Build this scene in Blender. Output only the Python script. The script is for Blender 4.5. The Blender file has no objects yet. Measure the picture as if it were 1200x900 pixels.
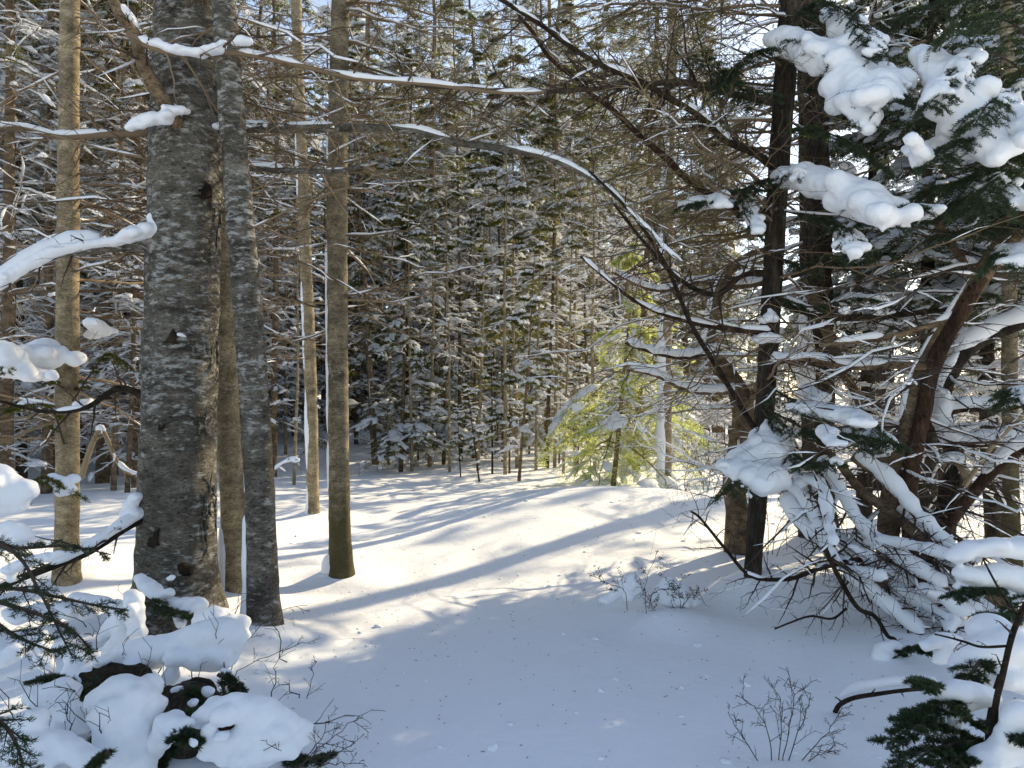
import bpy, math, bmesh
import numpy as np
from mathutils import Matrix

# ------------------------------------------------------------------ camera, sky, sun, exposure
scene = bpy.context.scene
COL = scene.collection
EYE = 1.6
FOC = 942.0                       # focal length in photo pixels (1200 wide)
PITCH = math.radians(0.9)
cam_d = bpy.data.cameras.new("camera")
cam = bpy.data.objects.new("camera", cam_d)
COL.objects.link(cam)
cam_d.sensor_width = 36.0
cam_d.lens = 36.0 * FOC / 1200.0
cam_d.clip_start = 0.05
cam_d.clip_end = 2000.0
cam.location = (0, 0, EYE)
cam.rotation_euler = (math.radians(90) + PITCH, 0, 0)
scene.camera = cam

SUN_AZ = math.radians(43.0)       # clockwise from +Y (view direction), towards +X
SUN_EL = math.radians(28.5)
w = bpy.data.worlds.new("World")
scene.world = w
w.use_nodes = True
nt = w.node_tree
bg = nt.nodes["Background"]
sky = nt.nodes.new("ShaderNodeTexSky")
sky.sky_type = 'NISHITA'
sky.sun_disc = False
sky.sun_elevation = SUN_EL
sky.sun_rotation = SUN_AZ
sky.air_density = 1.0
sky.dust_density = 0.6
sky.ozone_density = 1.0
hs = nt.nodes.new("ShaderNodeHueSaturation")
hs.inputs["Saturation"].default_value = 0.8
nt.links.new(sky.outputs[0], hs.inputs["Color"])
nt.links.new(hs.outputs[0], bg.inputs[0])
bg.inputs[1].default_value = 0.15
sun_d = bpy.data.lights.new("sun", 'SUN')
sun_d.energy = 5.0
sun_d.angle = math.radians(0.6)
sun_d.color = (1.0, 0.82, 0.53)
sun = bpy.data.objects.new("sun", sun_d)
COL.objects.link(sun)
sun.rotation_euler = (math.radians(90) - SUN_EL, 0, math.pi - SUN_AZ)
sun.location = (20, 25, 30)
scene.view_settings.view_transform = 'Standard'
scene.view_settings.look = 'None'
scene.view_settings.exposure = 0.66
scene.view_settings.gamma = 1.0
scene.view_settings.use_curve_mapping = False
scene.cycles.max_bounces = 8
scene.cycles.diffuse_bounces = 5
scene.cycles.transmission_bounces = 6
scene.cycles.caustics_reflective = False
scene.cycles.caustics_refractive = False

rng = np.random.default_rng(11)
UP = np.array([0, 0, 1.0])


# ------------------------------------------------------------------ numeric helpers
def unit(a):
    return a / np.maximum(np.linalg.norm(a, axis=-1, keepdims=True), 1e-9)


def P(px, py, d):
    """point at distance d (along +Y) seen at photo pixel px, py"""
    a, b = (px - 600) / FOC, -(py - 450) / FOC
    y = math.cos(PITCH) - b * math.sin(PITCH)
    z = math.sin(PITCH) + b * math.cos(PITCH)
    return np.array([a * d / y, d, EYE + z * d / y])


def GD(py):
    """distance at which flat snow shows at photo row py"""
    return EYE * FOC / max(py - 464.8, 1.0)


_nd = np.random.default_rng(5)
_ND = unit(_nd.normal(size=(9, 3)))
_NP = _nd.uniform(0, 6.28, 9)


def wob(p, f):
    """smooth pseudo noise about -1..1 at points p (...,3)"""
    p = np.asarray(p, float) * f
    s = 0
    for i in range(9):
        k = 0.7 + 0.16 * i
        s = s + np.sin(p @ _ND[i] * k * 2 + _NP[i] + 1.3 * np.sin(p @ _ND[(i + 4) % 9] * 1.7 + i))
    return s / 4.2


def smooth(a, b, x):
    t = np.clip((x - a) / (b - a), 0, 1)
    return t * t * (3 - 2 * t)


BUMPS = []                        # (x, y, radius, height) local rises of the snow


def H(x, y):
    x = np.asarray(x, float)
    y = np.asarray(y, float)
    p = np.stack([x, y, 0 * x], -1)
    h = 0.045 * wob(p, 0.35) + 0.018 * wob(p, 0.95) + 0.004 * wob(p, 3.1)
    far = smooth(9, 22, y)
    h = h + 0.003 * wob(p + 4, 7.0) + far * 0.05 * wob(p, 0.5) - 1.3 * smooth(12, 26, y) * smooth(2.5, 9, x)
    h = h + 0.5 * smooth(14, 38, y) * smooth(1, -5, x) + 0.32 * np.exp(-((x - 1.6) / 2.2) ** 2 - ((y - 11.3) / 1.6) ** 2)
    h = h + 0.6 * smooth(35, 90, np.hypot(x, y)) * wob(p, 0.06)
    for bx, by, br, bh in BUMPS:
        h = h + bh * np.exp(-((x - bx) ** 2 + (y - by) ** 2) / br ** 2)
    return h


# ------------------------------------------------------------------ mesh buffer
class MB:
    def __init__(self):
        self.v, self.q, self.t, self.qm, self.tm, self.n = [], [], [], [], [], 0

    def add(self, v, q=None, t=None, m=0):
        v = np.asarray(v, np.float64).reshape(-1, 3)
        if q is not None:
            q = np.asarray(q, np.int64).reshape(-1, 4) + self.n
            self.q.append(q)
            self.qm.append(np.full(len(q), m))
        if t is not None:
            t = np.asarray(t, np.int64).reshape(-1, 3) + self.n
            self.t.append(t)
            self.tm.append(np.full(len(t), m))
        self.v.append(v)
        self.n += len(v)

    def mesh(self, name, mats, off=(0, 0, 0)):
        me = bpy.data.meshes.new(name)
        v = np.concatenate(self.v) - np.asarray(off, float)
        q = np.concatenate(self.q) if self.q else np.zeros((0, 4), int)
        t = np.concatenate(self.t) if self.t else np.zeros((0, 3), int)
        mi = np.concatenate(self.qm + self.tm) if (self.qm or self.tm) else np.zeros(0, int)
        me.vertices.add(len(v))
        me.vertices.foreach_set("co", v.astype(np.float32).ravel())
        me.loops.add(q.size + t.size)
        me.loops.foreach_set("vertex_index", np.concatenate([q.ravel(), t.ravel()]).astype(np.int32))
        nf = len(q) + len(t)
        me.polygons.add(nf)
        st = np.concatenate([np.arange(len(q)) * 4, q.size + np.arange(len(t)) * 3]).astype(np.int32)
        me.polygons.foreach_set("loop_start", st)
        me.update(calc_edges=True)
        me.polygons.foreach_set("material_index", mi.astype(np.int32))
        me.polygons.foreach_set("use_smooth", np.ones(nf, bool))
        for m in mats:
            me.materials.append(m)
        me.update()
        return me


def tubes(mb, pts, rad, sides=5, m=0):
    pts = np.asarray(pts, float)
    rad = np.asarray(rad, float)
    B, N, _ = pts.shape
    if B == 0:
        return
    tan = unit(np.gradient(pts, axis=1))
    mean = unit(pts[:, -1] - pts[:, 0])
    ref = unit(np.cross(mean, rng.normal(size=(B, 3))))
    u = unit(np.cross(tan, ref[:, None]))
    v = np.cross(tan, u)
    a = np.arange(sides) * 2 * np.pi / sides
    ring = pts[:, :, None] + rad[:, :, None, None] * (np.cos(a)[None, None, :, None] * u[:, :, None] + np.sin(a)[None, None, :, None] * v[:, :, None])
    idx = np.arange(B * N * sides).reshape(B, N, sides)
    i2 = np.roll(idx, -1, axis=2)
    q = np.stack([idx[:, :-1], i2[:, :-1], i2[:, 1:], idx[:, 1:]], -1)
    mb.add(ring, q=q, m=m)


def kids(pts, rad, k, lo, hi, ang=1.0, droop=0.2, n=5, tmin=0.15, flat=0.7, rs=0.5, taper=0.5, wig=0.08, rmin=0.0012):
    """side shoots of a batch of polylines"""
    B, N, _ = pts.shape
    t = tmin + (1 - tmin) * (np.arange(k)[None] + rng.uniform(0, 1, (B, k))) / k * 0.98
    f = t * (N - 1)
    i = np.minimum(f.astype(int), N - 2)
    fr = (f - i)[..., None]
    b = np.arange(B)[:, None]
    base = pts[b, i] * (1 - fr) + pts[b, i + 1] * fr
    tan = unit(pts[b, i + 1] - pts[b, i])
    r0 = rad[b, i] * (1 - fr[..., 0]) + rad[b, i + 1] * fr[..., 0]
    sgn = np.where((np.arange(k)[None] + rng.integers(0, 2, (B, 1))) % 2 == 0, 1, -1)[..., None]
    side = np.cross(tan, UP)
    sl = np.linalg.norm(side, axis=-1, keepdims=True)
    side = np.where(sl > 0.15, side / np.maximum(sl, 1e-6), np.array([1.0, 0, 0])) * sgn
    rp = unit(np.cross(tan, rng.normal(size=tan.shape)))
    perp = unit(flat * side + (1 - flat) * rp)
    a = ang * rng.uniform(0.75, 1.25, (B, k, 1))
    d = np.cos(a) * tan + np.sin(a) * perp
    par = np.linalg.norm(pts[:, -1] - pts[:, 0], axis=-1)[:, None]
    L = par * rng.uniform(lo, hi, (B, k)) * (1 - taper * t)
    s = np.linspace(0, 1, n)
    pp = base[:, :, None] + d[:, :, None] * (s[None, None, :, None] * L[..., None, None])
    w_ = rng.normal(size=(B, k, 1, 3)) * (s ** 2)[None, None, :, None] + rng.normal(size=(B, k, n, 3)) * 0.13 * (s > 0)[None, None, :, None]
    pp = pp + wig * L[..., None, None] * w_
    pp[..., 2] -= droop * L[..., None] * s ** 2
    rr = np.maximum(np.minimum(r0 * rs, r0 * 0.9)[..., None] * (1 - 0.75 * s), rmin)
    return pp.reshape(B * k, n, 3), rr.reshape(B * k, n)


def segs(pts):
    return pts[:, :-1].reshape(-1, 3), pts[:, 1:].reshape(-1, 3)


def needles(mb, a, b, k, ln, wd, m=1, lift=0.25, spread=0.9):
    B = len(a)
    if B == 0:
        return
    d = unit(b - a)
    t = (np.arange(k)[None] + rng.uniform(0, 1, (B, k))) / k
    base = a[:, None] + (b - a)[:, None] * t[..., None]
    side = np.cross(d, UP)
    sl = np.linalg.norm(side, axis=-1, keepdims=True)
    side = np.where(sl > 0.15, side / np.maximum(sl, 1e-6), np.array([1.0, 0, 0]))
    sg = rng.choice([-1.0, 1.0], (B, k, 1))
    dirn = unit(0.55 * d[:, None] + spread * side[:, None] * sg * rng.uniform(0.3, 1, (B, k, 1)) + UP * rng.normal(lift, 0.4, (B, k, 1)))
    L = ln * rng.uniform(0.7, 1.25, (B, k, 1))
    wv = unit(np.cross(dirn, rng.normal(size=dirn.shape))) * wd * 0.5
    tip = base + dirn * L
    mid = base + dirn * L * 0.45
    v = np.stack([base, mid + wv, tip, mid - wv], 2)
    q = np.arange(B * k * 4).reshape(-1, 4)
    mb.add(v, q=q, m=m)


_bm = bmesh.new()
bmesh.ops.create_icosphere(_bm, subdivisions=2, radius=1.0)
_bm.verts.index_update()
ICO_V = np.array([v_.co[:] for v_ in _bm.verts])
ICO_T = np.array([[v_.index for v_ in f_.verts] for f_ in _bm.faces])
_bm.free()


def lumps(mb, c, ax, sc, m=0, rough=0.28):
    """irregular flattened clumps of snow: centres c, long axis ax, half sizes sc (B,3)"""
    B = len(c)
    if B == 0:
        return
    x = unit(ax)
    y = unit(np.cross(UP, x) + 1e-6)
    z = np.cross(x, y)
    v = np.repeat(ICO_V[None], B, 0)
    off = rng.normal(size=(B, 1, 3)) * 4
    n = 1 + rough * np.sin((v + off) @ np.array([2.1, 1.3, -1.7]) * 1.5 + off[..., 0]) + rough * 0.7 * np.sin((v * 2 + off) @ np.array([-1.4, 2.2, 1.9]))
    v = v * n[..., None]
    v[..., 2] = np.where(v[..., 2] < 0, v[..., 2] * 0.35, v[..., 2])
    v = v * sc[:, None]
    wv = c[:, None] + v[..., :1] * x[:, None] + v[..., 1:2] * y[:, None] + v[..., 2:] * z[:, None]
    t = (ICO_T[None] + (np.arange(B) * len(ICO_V))[:, None, None]).reshape(-1, 3)
    mb.add(wv, t=t, m=m)


def snow_on(mb, pts, rad, thick, cover=0.6, sides=6, m=0, freq=2.5):
    """snow lying along the upper side of polylines, in broken stretches"""
    B, N, _ = pts.shape
    if B == 0:
        return
    tan = unit(np.gradient(pts, axis=1))
    lev = 1 - smooth(0.7, 0.95, np.abs(tan[..., 2]))
    off = rng.uniform(0, 50, (B, 1, 3))
    msk = smooth(0.55 - cover, 0.95 - cover, 0.5 * wob(pts + off * 0.3, freq) + 0.25) * lev
    msk[:, 0] *= 0.3
    msk[:, -1] *= 0.2
    vary = 0.75 + 0.35 * wob(pts + off, freq * 3)
    r = (np.minimum(rad, thick * 2) * 0.85 + thick * np.maximum(vary, 0.2)) * msk
    c = pts.copy()
    c[..., 2] += rad * 0.75 * msk + r * 0.25
    r = np.maximum(r, 0.0002)
    tubes(mb, c, r, sides, m)


def spline(p, n):
    """Catmull-Rom through control points p (K,D), n samples"""
    p = np.asarray(p, float)
    K = len(p)
    if K == 2:
        return p[0] + (p[1] - p[0]) * np.linspace(0, 1, n)[:, None]
    e = np.concatenate([[2 * p[0] - p[1]], p, [2 * p[-1] - p[-2]]])
    t = np.linspace(0, K - 1, n)
    i = np.minimum(t.astype(int), K - 2)
    f = (t - i)[:, None]
    a, b, c, d = e[i], e[i + 1], e[i + 2], e[i + 3]
    return 0.5 * (2 * b + (c - a) * f + (2 * a - 5 * b + 4 * c - d) * f ** 2 + (3 * b - a - 3 * c + d) * f ** 3)


# ------------------------------------------------------------------ materials
def newmat(name):
    m = bpy.data.materials.new(name)
    m.use_nodes = True
    n = m.node_tree.nodes
    return m, n, m.node_tree.links, n["Principled BSDF"]


def ramp(n, l, src, stops):
    r = n.new("ShaderNodeValToRGB")
    e = r.color_ramp.elements
    e[0].position, e[0].color = stops[0][0], (*stops[0][1], 1)
    e[1].position, e[1].color = stops[-1][0], (*stops[-1][1], 1)
    for p, c in stops[1:-1]:
        x = e.new(p)
        x.color = (*c, 1)
    l.new(src, r.inputs[0])
    return r.outputs[0]


def noise(n, l, scale, det=3, rough=0.6, vec=None, mapping=None):
    t = n.new("ShaderNodeTexNoise")
    t.inputs["Scale"].default_value = scale
    t.inputs["Detail"].default_value = det
    t.inputs["Roughness"].default_value = rough
    if vec is not None:
        if mapping:
            mp = n.new("ShaderNodeMapping")
            mp.inputs["Scale"].default_value = mapping
            l.new(vec, mp.inputs[0])
            vec = mp.outputs[0]
        l.new(vec, t.inputs["Vector"])
    return t.outputs[0]


def mixc(n, l, f, a, b, mode='MIX'):
    x = n.new("ShaderNodeMix")
    x.data_type = 'RGBA'
    x.blend_type = mode
    for sock, val in ((x.inputs[0], f), (x.inputs[6], a), (x.inputs[7], b)):
        if isinstance(val, bpy.types.NodeSocket):
            l.new(val, sock)
        else:
            sock.default_value = val if isinstance(val, float) else (*val, 1)
    return x.outputs[2]


def mat_snow(name, transl=0.0, grain=1.0, col=(0.88, 0.90, 0.93)):
    m, n, l, b = newmat(name)
    b.inputs["Base Color"].default_value = (*col, 1)
    b.inputs["Roughness"].default_value = 0.75
    b.inputs["Specular IOR Level"].default_value = 0.15
    tc = n.new("ShaderNodeTexCoord").outputs["Object"]
    n1 = noise(n, l, 9, 4, 0.6, tc)
    n2 = noise(n, l, 140, 2, 0.6, tc)
    ad = n.new("ShaderNodeMath")
    ad.operation = 'MULTIPLY_ADD'
    l.new(n2, ad.inputs[0])
    ad.inputs[1].default_value = 0.12 * grain
    l.new(n1, ad.inputs[2])
    bp = n.new("ShaderNodeBump")
    bp.inputs["Strength"].default_value = 0.5
    bp.inputs["Distance"].default_value = 0.02
    l.new(ad.outputs[0], bp.inputs["Height"])
    l.new(bp.outputs[0], b.inputs["Normal"])
    if transl:
        tr = n.new("ShaderNodeBsdfTranslucent")
        tr.inputs[0].default_value = (*col, 1)
        mx = n.new("ShaderNodeMixShader")
        mx.inputs[0].default_value = transl
        l.new(b.outputs[0], mx.inputs[1])
        l.new(tr.outputs[0], mx.inputs[2])
        l.new(mx.outputs[0], n["Material Output"].inputs[0])
    return m


def mat_bark(name, dark, light, lichen=(0.36, 0.37, 0.34), lich=0.5, scale=1.0, bump=0.6, vert=False, moss=0.0, rnd=0.25):
    m, n, l, b = newmat(name)
    tc = n.new("ShaderNodeTexCoord").outputs["Object"]
    zs = 0.25 if vert else 3.2
    n1 = noise(n, l, 6 * scale, 5, 0.65, tc, (1, 1, zs * 0.6 if not vert else 0.25))
    c = ramp(n, l, n1, [(0.3, dark), (0.7, light)])
    nL = noise(n, l, 3.1 * scale, 3, 0.6, tc, (1, 1, zs * 0.5))
    c = mixc(n, l, 0.8, c, ramp(n, l, nL, [(0.33, (0.55, 0.53, 0.5)), (0.66, (1.55, 1.5, 1.42))]), 'MULTIPLY')
    nm = noise(n, l, 34 * scale, 6, 0.75, tc, (1, 1, zs * 0.7))
    c = mixc(n, l, 0.75, c, ramp(n, l, nm, [(0.3, (0.25, 0.25, 0.25)), (0.7, (1.5, 1.5, 1.5))]), 'MULTIPLY')
    nf = noise(n, l, 26 * scale, 3, 0.6, tc, (1, 1, zs))
    c = mixc(n, l, ramp(n, l, nf, [(0.3, (1, 1, 1)), (0.46, (0, 0, 0))]), c, tuple(x * 0.35 for x in dark))
    if lich > 0:
        n3 = noise(n, l, 11 * scale, 7, 0.72, tc, (1, 1, 2.6 if not vert else 1.0))
        n4 = noise(n, l, 1.3 * scale, 2, 0.5, tc)
        ad = n.new("ShaderNodeMath")
        ad.operation = 'MULTIPLY_ADD'
        l.new(n4, ad.inputs[0])
        ad.inputs[1].default_value = 0.35
        l.new(n3, ad.inputs[2])
        e = 0.86 - 0.16 * lich
        c = mixc(n, l, ramp(n, l, ad.outputs[0], [(e, (0, 0, 0)), (e + 0.12, (0.9, 0.9, 0.9))]), c, lichen)
    if moss:
        sp = n.new("ShaderNodeSeparateXYZ")
        l.new(tc, sp.inputs[0])
        mr = n.new("ShaderNodeMapRange")
        mr.inputs[1].default_value = 0.1
        mr.inputs[2].default_value = moss
        mr.inputs[3].default_value = 0.75
        mr.inputs[4].default_value = 0.0
        l.new(sp.outputs[2], mr.inputs[0])
        n5 = noise(n, l, 5, 4, 0.6, tc)
        ad = n.new("ShaderNodeMath")
        ad.operation = 'ADD'
        l.new(n5, ad.inputs[0])
        l.new(mr.outputs[0], ad.inputs[1])
        c = mixc(n, l, ramp(n, l, ad.outputs[0], [(0.65, (0, 0, 0)), (1.35, (0.85, 0.85, 0.85))]), c, (0.062, 0.055, 0.022))
    if rnd:
        oi = n.new("ShaderNodeObjectInfo")
        hv = n.new("ShaderNodeHueSaturation")
        mr = n.new("ShaderNodeMapRange")
        mr.inputs[3].default_value = 1 - rnd
        mr.inputs[4].default_value = 1 + rnd
        l.new(oi.outputs["Random"], mr.inputs[0])
        l.new(mr.outputs[0], hv.inputs["Value"])
        l.new(c, hv.inputs["Color"])
        c = hv.outputs[0]
    l.new(c, b.inputs["Base Color"])
    b.inputs["Roughness"].default_value = 0.9
    b.inputs["Specular IOR Level"].default_value = 0.15
    nb = noise(n, l, 22 * scale, 6, 0.7, tc, (1, 1, zs * 0.8 if not vert else 0.3))
    bp = n.new("ShaderNodeBump")
    bp.inputs["Strength"].default_value = bump
    bp.inputs["Distance"].default_value = 0.02
    l.new(nb, bp.inputs["Height"])
    l.new(bp.outputs[0], b.inputs["Normal"])
    return m


def mat_needle(name, a, b_, transl=0.35, tcol=None):
    m, n, l, b = newmat(name)
    g = n.new("ShaderNodeNewGeometry")
    c = ramp(n, l, g.outputs["Random Per Island"], [(0.0, a), (1.0, b_)])
    oi = n.new("ShaderNodeObjectInfo")
    hv = n.new("ShaderNodeHueSaturation")
    mr = n.new("ShaderNodeMapRange")
    mr.inputs[3].default_value = 0.75
    mr.inputs[4].default_value = 1.3
    l.new(oi.outputs["Random"], mr.inputs[0])
    l.new(mr.outputs[0], hv.inputs["Value"])
    l.new(c, hv.inputs["Color"])
    l.new(hv.outputs[0], b.inputs["Base Color"])
    b.inputs["Roughness"].default_value = 0.5
    b.inputs["Specular IOR Level"].default_value = 0.3
    tr = n.new("ShaderNodeBsdfTranslucent")
    tint = mixc(n, l, 1.0, hv.outputs[0], tcol or (1.0, 1.0, 0.5), 'MULTIPLY')
    br = n.new("ShaderNodeHueSaturation")
    br.inputs["Value"].default_value = 2.2
    l.new(tint, br.inputs["Color"])
    l.new(br.outputs[0], tr.inputs[0])
    mx = n.new("ShaderNodeMixShader")
    mx.inputs[0].default_value = transl
    l.new(b.outputs[0], mx.inputs[1])
    l.new(tr.outputs[0], mx.inputs[2])
    l.new(mx.outputs[0], n["Material Output"].inputs[0])
    return m


def mat_twig(name, a, b_):
    m, n, l, b = newmat(name)
    g = n.new("ShaderNodeNewGeometry")
    c = ramp(n, l, g.outputs["Random Per Island"], [(0.0, a), (1.0, b_)])
    l.new(c, b.inputs["Base Color"])
    b.inputs["Roughness"].default_value = 0.85
    b.inputs["Specular IOR Level"].default_value = 0.2
    return m


SNOW = mat_snow("ground snow", 0.0)
SNOWC = mat_snow("clump snow", 0.55)
SNOWP = mat_snow("pillow snow", 0.08, 0.6)
BARK_GREY = mat_bark("grey fir bark", (0.055, 0.049, 0.039), (0.20, 0.186, 0.158), (0.46, 0.46, 0.43), 1.0, 1.0, 1.2, rnd=0)
BARK_PALE = mat_bark("pale fir bark", (0.18, 0.145, 0.09), (0.42, 0.35, 0.235), (0.5, 0.47, 0.39), 0.5, 1.6, 0.6, rnd=0)
BARK_MOSS = mat_bark("mossy fir bark", (0.11, 0.093, 0.06), (0.31, 0.265, 0.185), (0.46, 0.44, 0.37), 0.55, 1.5, 0.6, moss=1.1, rnd=0)
BARK_DARK = mat_bark("dark spruce bark", (0.018, 0.016, 0.013), (0.075, 0.062, 0.048), (0.2, 0.2, 0.18), 0.3, 2.2, 1.0, vert=True, rnd=0.3)
BARK_BROWN = mat_bark("brown spruce bark", (0.075, 0.052, 0.032), (0.26, 0.195, 0.13), (0.3, 0.28, 0.24), 0.2, 1.6, 0.8, rnd=0.35)
BARK_RED = mat_bark("red brown stringy bark", (0.026, 0.016, 0.011), (0.095, 0.055, 0.036), (0.2, 0.19, 0.17), 0.2, 2.4, 1.2, vert=True, rnd=0)
WOOD_DARK = mat_bark("wet dark bark", (0.015, 0.012, 0.009), (0.06, 0.045, 0.03), (0.1, 0.1, 0.08), 0.1, 2.0, 1.0, rnd=0)
TWIG = mat_twig("dead twig", (0.09, 0.063, 0.038), (0.26, 0.19, 0.12))
TWIGD = mat_twig("dark twig", (0.03, 0.022, 0.018), (0.085, 0.062, 0.048))
TWIGL = mat_twig("tan twig", (0.16, 0.12, 0.075), (0.36, 0.28, 0.18))
NEED = mat_needle("spruce needle", (0.030, 0.038, 0.014), (0.095, 0.10, 0.03), 0.6)
NEED_D = mat_needle("dark fir needle", (0.014, 0.028, 0.016), (0.052, 0.076, 0.036), 0.25)
NEED_M = mat_needle("olive-lit needle", (0.08, 0.085, 0.022), (0.17, 0.165, 0.045), 0.6)  # lighter copy of the spruce needle, sunlight put into the colour
NEED_Y = mat_needle("sun-glow young needle", (0.23, 0.25, 0.10), (0.41, 0.41, 0.20), 0.55, (0.92, 1.0, 0.7))  # glow of sun through the needles, painted into their colour


# ------------------------------------------------------------------ object helpers
def tag(o, label=None, cat=None, group=None, kind=None):
    for k, v in (("label", label), ("category", cat), ("group", group), ("kind", kind)):
        if v:
            o[k] = v
    return o


def thing(name, loc, label, cat, group=None):
    o = bpy.data.objects.new(name, None)
    o.empty_display_size = 0.2
    COL.objects.link(o)
    o.location = loc
    tag(o, label, cat, group)
    return o


def wloc(o):
    v = np.array(o.location)
    while o.parent:
        o = o.parent
        v = v + np.array(o.location)
    return v


def part(name, mb, mats, parent, kind=None):
    if mb.n == 0:
        return None
    me = mb.mesh(name, mats, wloc(parent) if parent else (0, 0, 0))
    o = bpy.data.objects.new(name, me)
    COL.objects.link(o)
    if parent:
        o.parent = parent
    if kind:
        o["kind"] = kind
    return o


def remesh_blob(spheres, squash=0.72, voxel=None, it=14, rough=0.12):
    """union of snow balls voxel-welded into one soft pillow; returns verts, quads/tris as MB"""
    s = np.asarray(spheres, float)
    mb = MB()
    v = ICO_V[None] * s[:, 3][:, None, None] * np.array([1, 1, squash]) + s[:, None, :3]
    t = (ICO_T[None] + (np.arange(len(s)) * len(ICO_V))[:, None, None]).reshape(-1, 3)
    mb.add(v, t=t)
    me = mb.mesh("tmp", [])
    o = bpy.data.objects.new("tmp", me)
    COL.objects.link(o)
    r = o.modifiers.new("r", 'REMESH')
    r.mode = 'VOXEL'
    r.voxel_size = voxel or max(0.009, float(np.median(s[:, 3])) * 0.16)
    sm = o.modifiers.new("s", 'SMOOTH')
    sm.factor = 0.5
    sm.iterations = it
    dg = bpy.context.evaluated_depsgraph_get()
    ev = o.evaluated_get(dg)
    m2 = ev.to_mesh()
    co = np.zeros(len(m2.vertices) * 3)
    m2.vertices.foreach_get("co", co)
    co = co.reshape(-1, 3)
    no = np.zeros(len(m2.vertices) * 3)
    m2.vertices.foreach_get("normal", no)
    no = no.reshape(-1, 3)
    lt = np.zeros(len(m2.polygons), int)
    m2.polygons.foreach_get("loop_total", lt)
    ls = np.zeros(len(m2.polygons), int)
    m2.polygons.foreach_get("loop_start", ls)
    vi = np.zeros(len(m2.loops), int)
    m2.loops.foreach_get("vertex_index", vi)
    ev.to_mesh_clear()
    bpy.data.objects.remove(o)
    bpy.data.meshes.remove(me)
    rm = float(np.median(s[:, 3]))
    co = co + no * (rm * rough * (wob(co, 0.6 / rm) + 0.5 * wob(co + 7, 1.7 / rm) + 0.12 * wob(co + 3, 4.0 / rm) + 0.2))[:, None]
    out = MB()
    q = ls[lt == 4]
    t = ls[lt == 3]
    out.add(co, q=vi[q[:, None] + np.arange(4)] if len(q) else None, t=vi[t[:, None] + np.arange(3)] if len(t) else None)
    return out


def trunk_mesh(ctrl, n=70, sides=26, lump=0.045, root=True):
    """ctrl: rows of (px, py, width px, depth) from the foot up -> MB, path, radii"""
    c = np.array(ctrl, float)
    pts = np.array([P(a, b, d) for a, b, _, d in c])
    r = c[:, 2] / 2 * c[:, 3] / FOC
    pr = spline(np.column_stack([pts, r]), n)
    path, rad = pr[:, :3], np.maximum(pr[:, 3], 0.004)
    if root:
        d0 = path[0] - np.array([0, 0, 0.35])
        path = np.concatenate([[d0], path])
        rad = np.concatenate([[rad[0] * 1.1], rad])
        rad = rad * (1 + 0.28 * np.exp(-np.clip(path[:, 2] - path[1, 2], 0, None) / 0.13))
    mb = MB()
    solid_tube(mb, path, rad, sides, lump)
    return mb, path, rad


def solid_tube(mb, path, rad, sides=20, lump=0.04, m=0, fl=6.0):
    N = len(path)
    tan = unit(np.gradient(path, axis=0))
    ref = np.array([0.0, 1.0, 0.0]) if abs(tan[:, 1]).mean() < 0.8 else np.array([1.0, 0, 0])
    u = unit(np.cross(ref, tan))
    v = np.cross(tan, u)
    a = np.arange(sides) * 2 * np.pi / sides
    dirs = np.cos(a)[None, :, None] * u[:, None] + np.sin(a)[None, :, None] * v[:, None]
    ring = path[:, None] + dirs * rad[:, None, None]
    k = 1 + lump * wob(ring, fl) + lump * 0.5 * wob(ring + 9, fl * 3)
    ring = path[:, None] + dirs * (rad[:, None] * k)[..., None]
    idx = np.arange(N * sides).reshape(N, sides)
    i2 = np.roll(idx, -1, 1)
    q = np.stack([idx[:-1], i2[:-1], i2[1:], idx[1:]], -1)
    mb.add(ring, q=q, m=m)


def snow_strip(path, rad, az, half, t0, t1, thick=0.02, cover=0.5, freq=5.0, stretch=0.35):
    """snow plastered on one side of a trunk; az = compass angle of its middle (radians, 0=+X)"""
    i0, i1 = int(t0 * (len(path) - 1)), int(t1 * (len(path) - 1))
    pr = spline(np.column_stack([path[i0:i1 + 1], rad[i0:i1 + 1]]), max(12, (i1 - i0) * 3))
    p, r = pr[:, :3], pr[:, 3]
    M = 15
    a = az + np.linspace(-half, half, M) * 1.25
    dirs = np.stack([np.cos(a), np.sin(a), 0 * a], -1)
    base = p[:, None] + dirs[None] * r[:, None, None]
    s = base * np.array([1, 1, stretch])
    edge = 1 - (np.abs(np.linspace(-1.25, 1.25, M)) / 1.05) ** 2
    f = edge[None] * 0.9 + 0.55 * wob(s, freq) + 0.3 * wob(s + 3, freq * 3) - (0.75 - cover)
    e = np.linspace(0, 1, len(p))
    f = f - 1.1 * smooth(0.35, 1.0, e)[:, None] + 0.35 * wob(s + 11, freq * 1.7)
    if t0 > 0.01:
        f = f - 1.1 * smooth(0.25, 0.0, e)[:, None]
    f = np.minimum(f, 6 * (1 - e)[:, None] - 0.2)
    t = np.where(f > 0, thick * np.sqrt(np.clip(f, 0, 1.2)), np.maximum(f, -1) * 0.03 - 0.004) 
    ring = base + dirs[None] * t[..., None]
    mb = MB()
    N = len(p)
    idx = np.arange(N * M).reshape(N, M)
    q = np.stack([idx[:-1, :-1], idx[:-1, 1:], idx[1:, 1:], idx[1:, :-1]], -1)
    mb.add(ring, q=q)
    return mb


def px_path(pts, depth, n=24):
    """photo pixels -> smooth world polyline; depth scalar or per point; points may carry a third value (width px)"""
    pts = np.asarray(pts, float)
    d = np.full(len(pts), depth, float) if np.isscalar(depth) else np.interp(np.linspace(0, 1, len(pts)), np.linspace(0, 1, len(depth)), depth)
    w_ = np.array([P(a[0], a[1], dd) for a, dd in zip(pts, d)])
    return spline(w_, n), spline(d[:, None], n)[:, 0]


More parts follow.
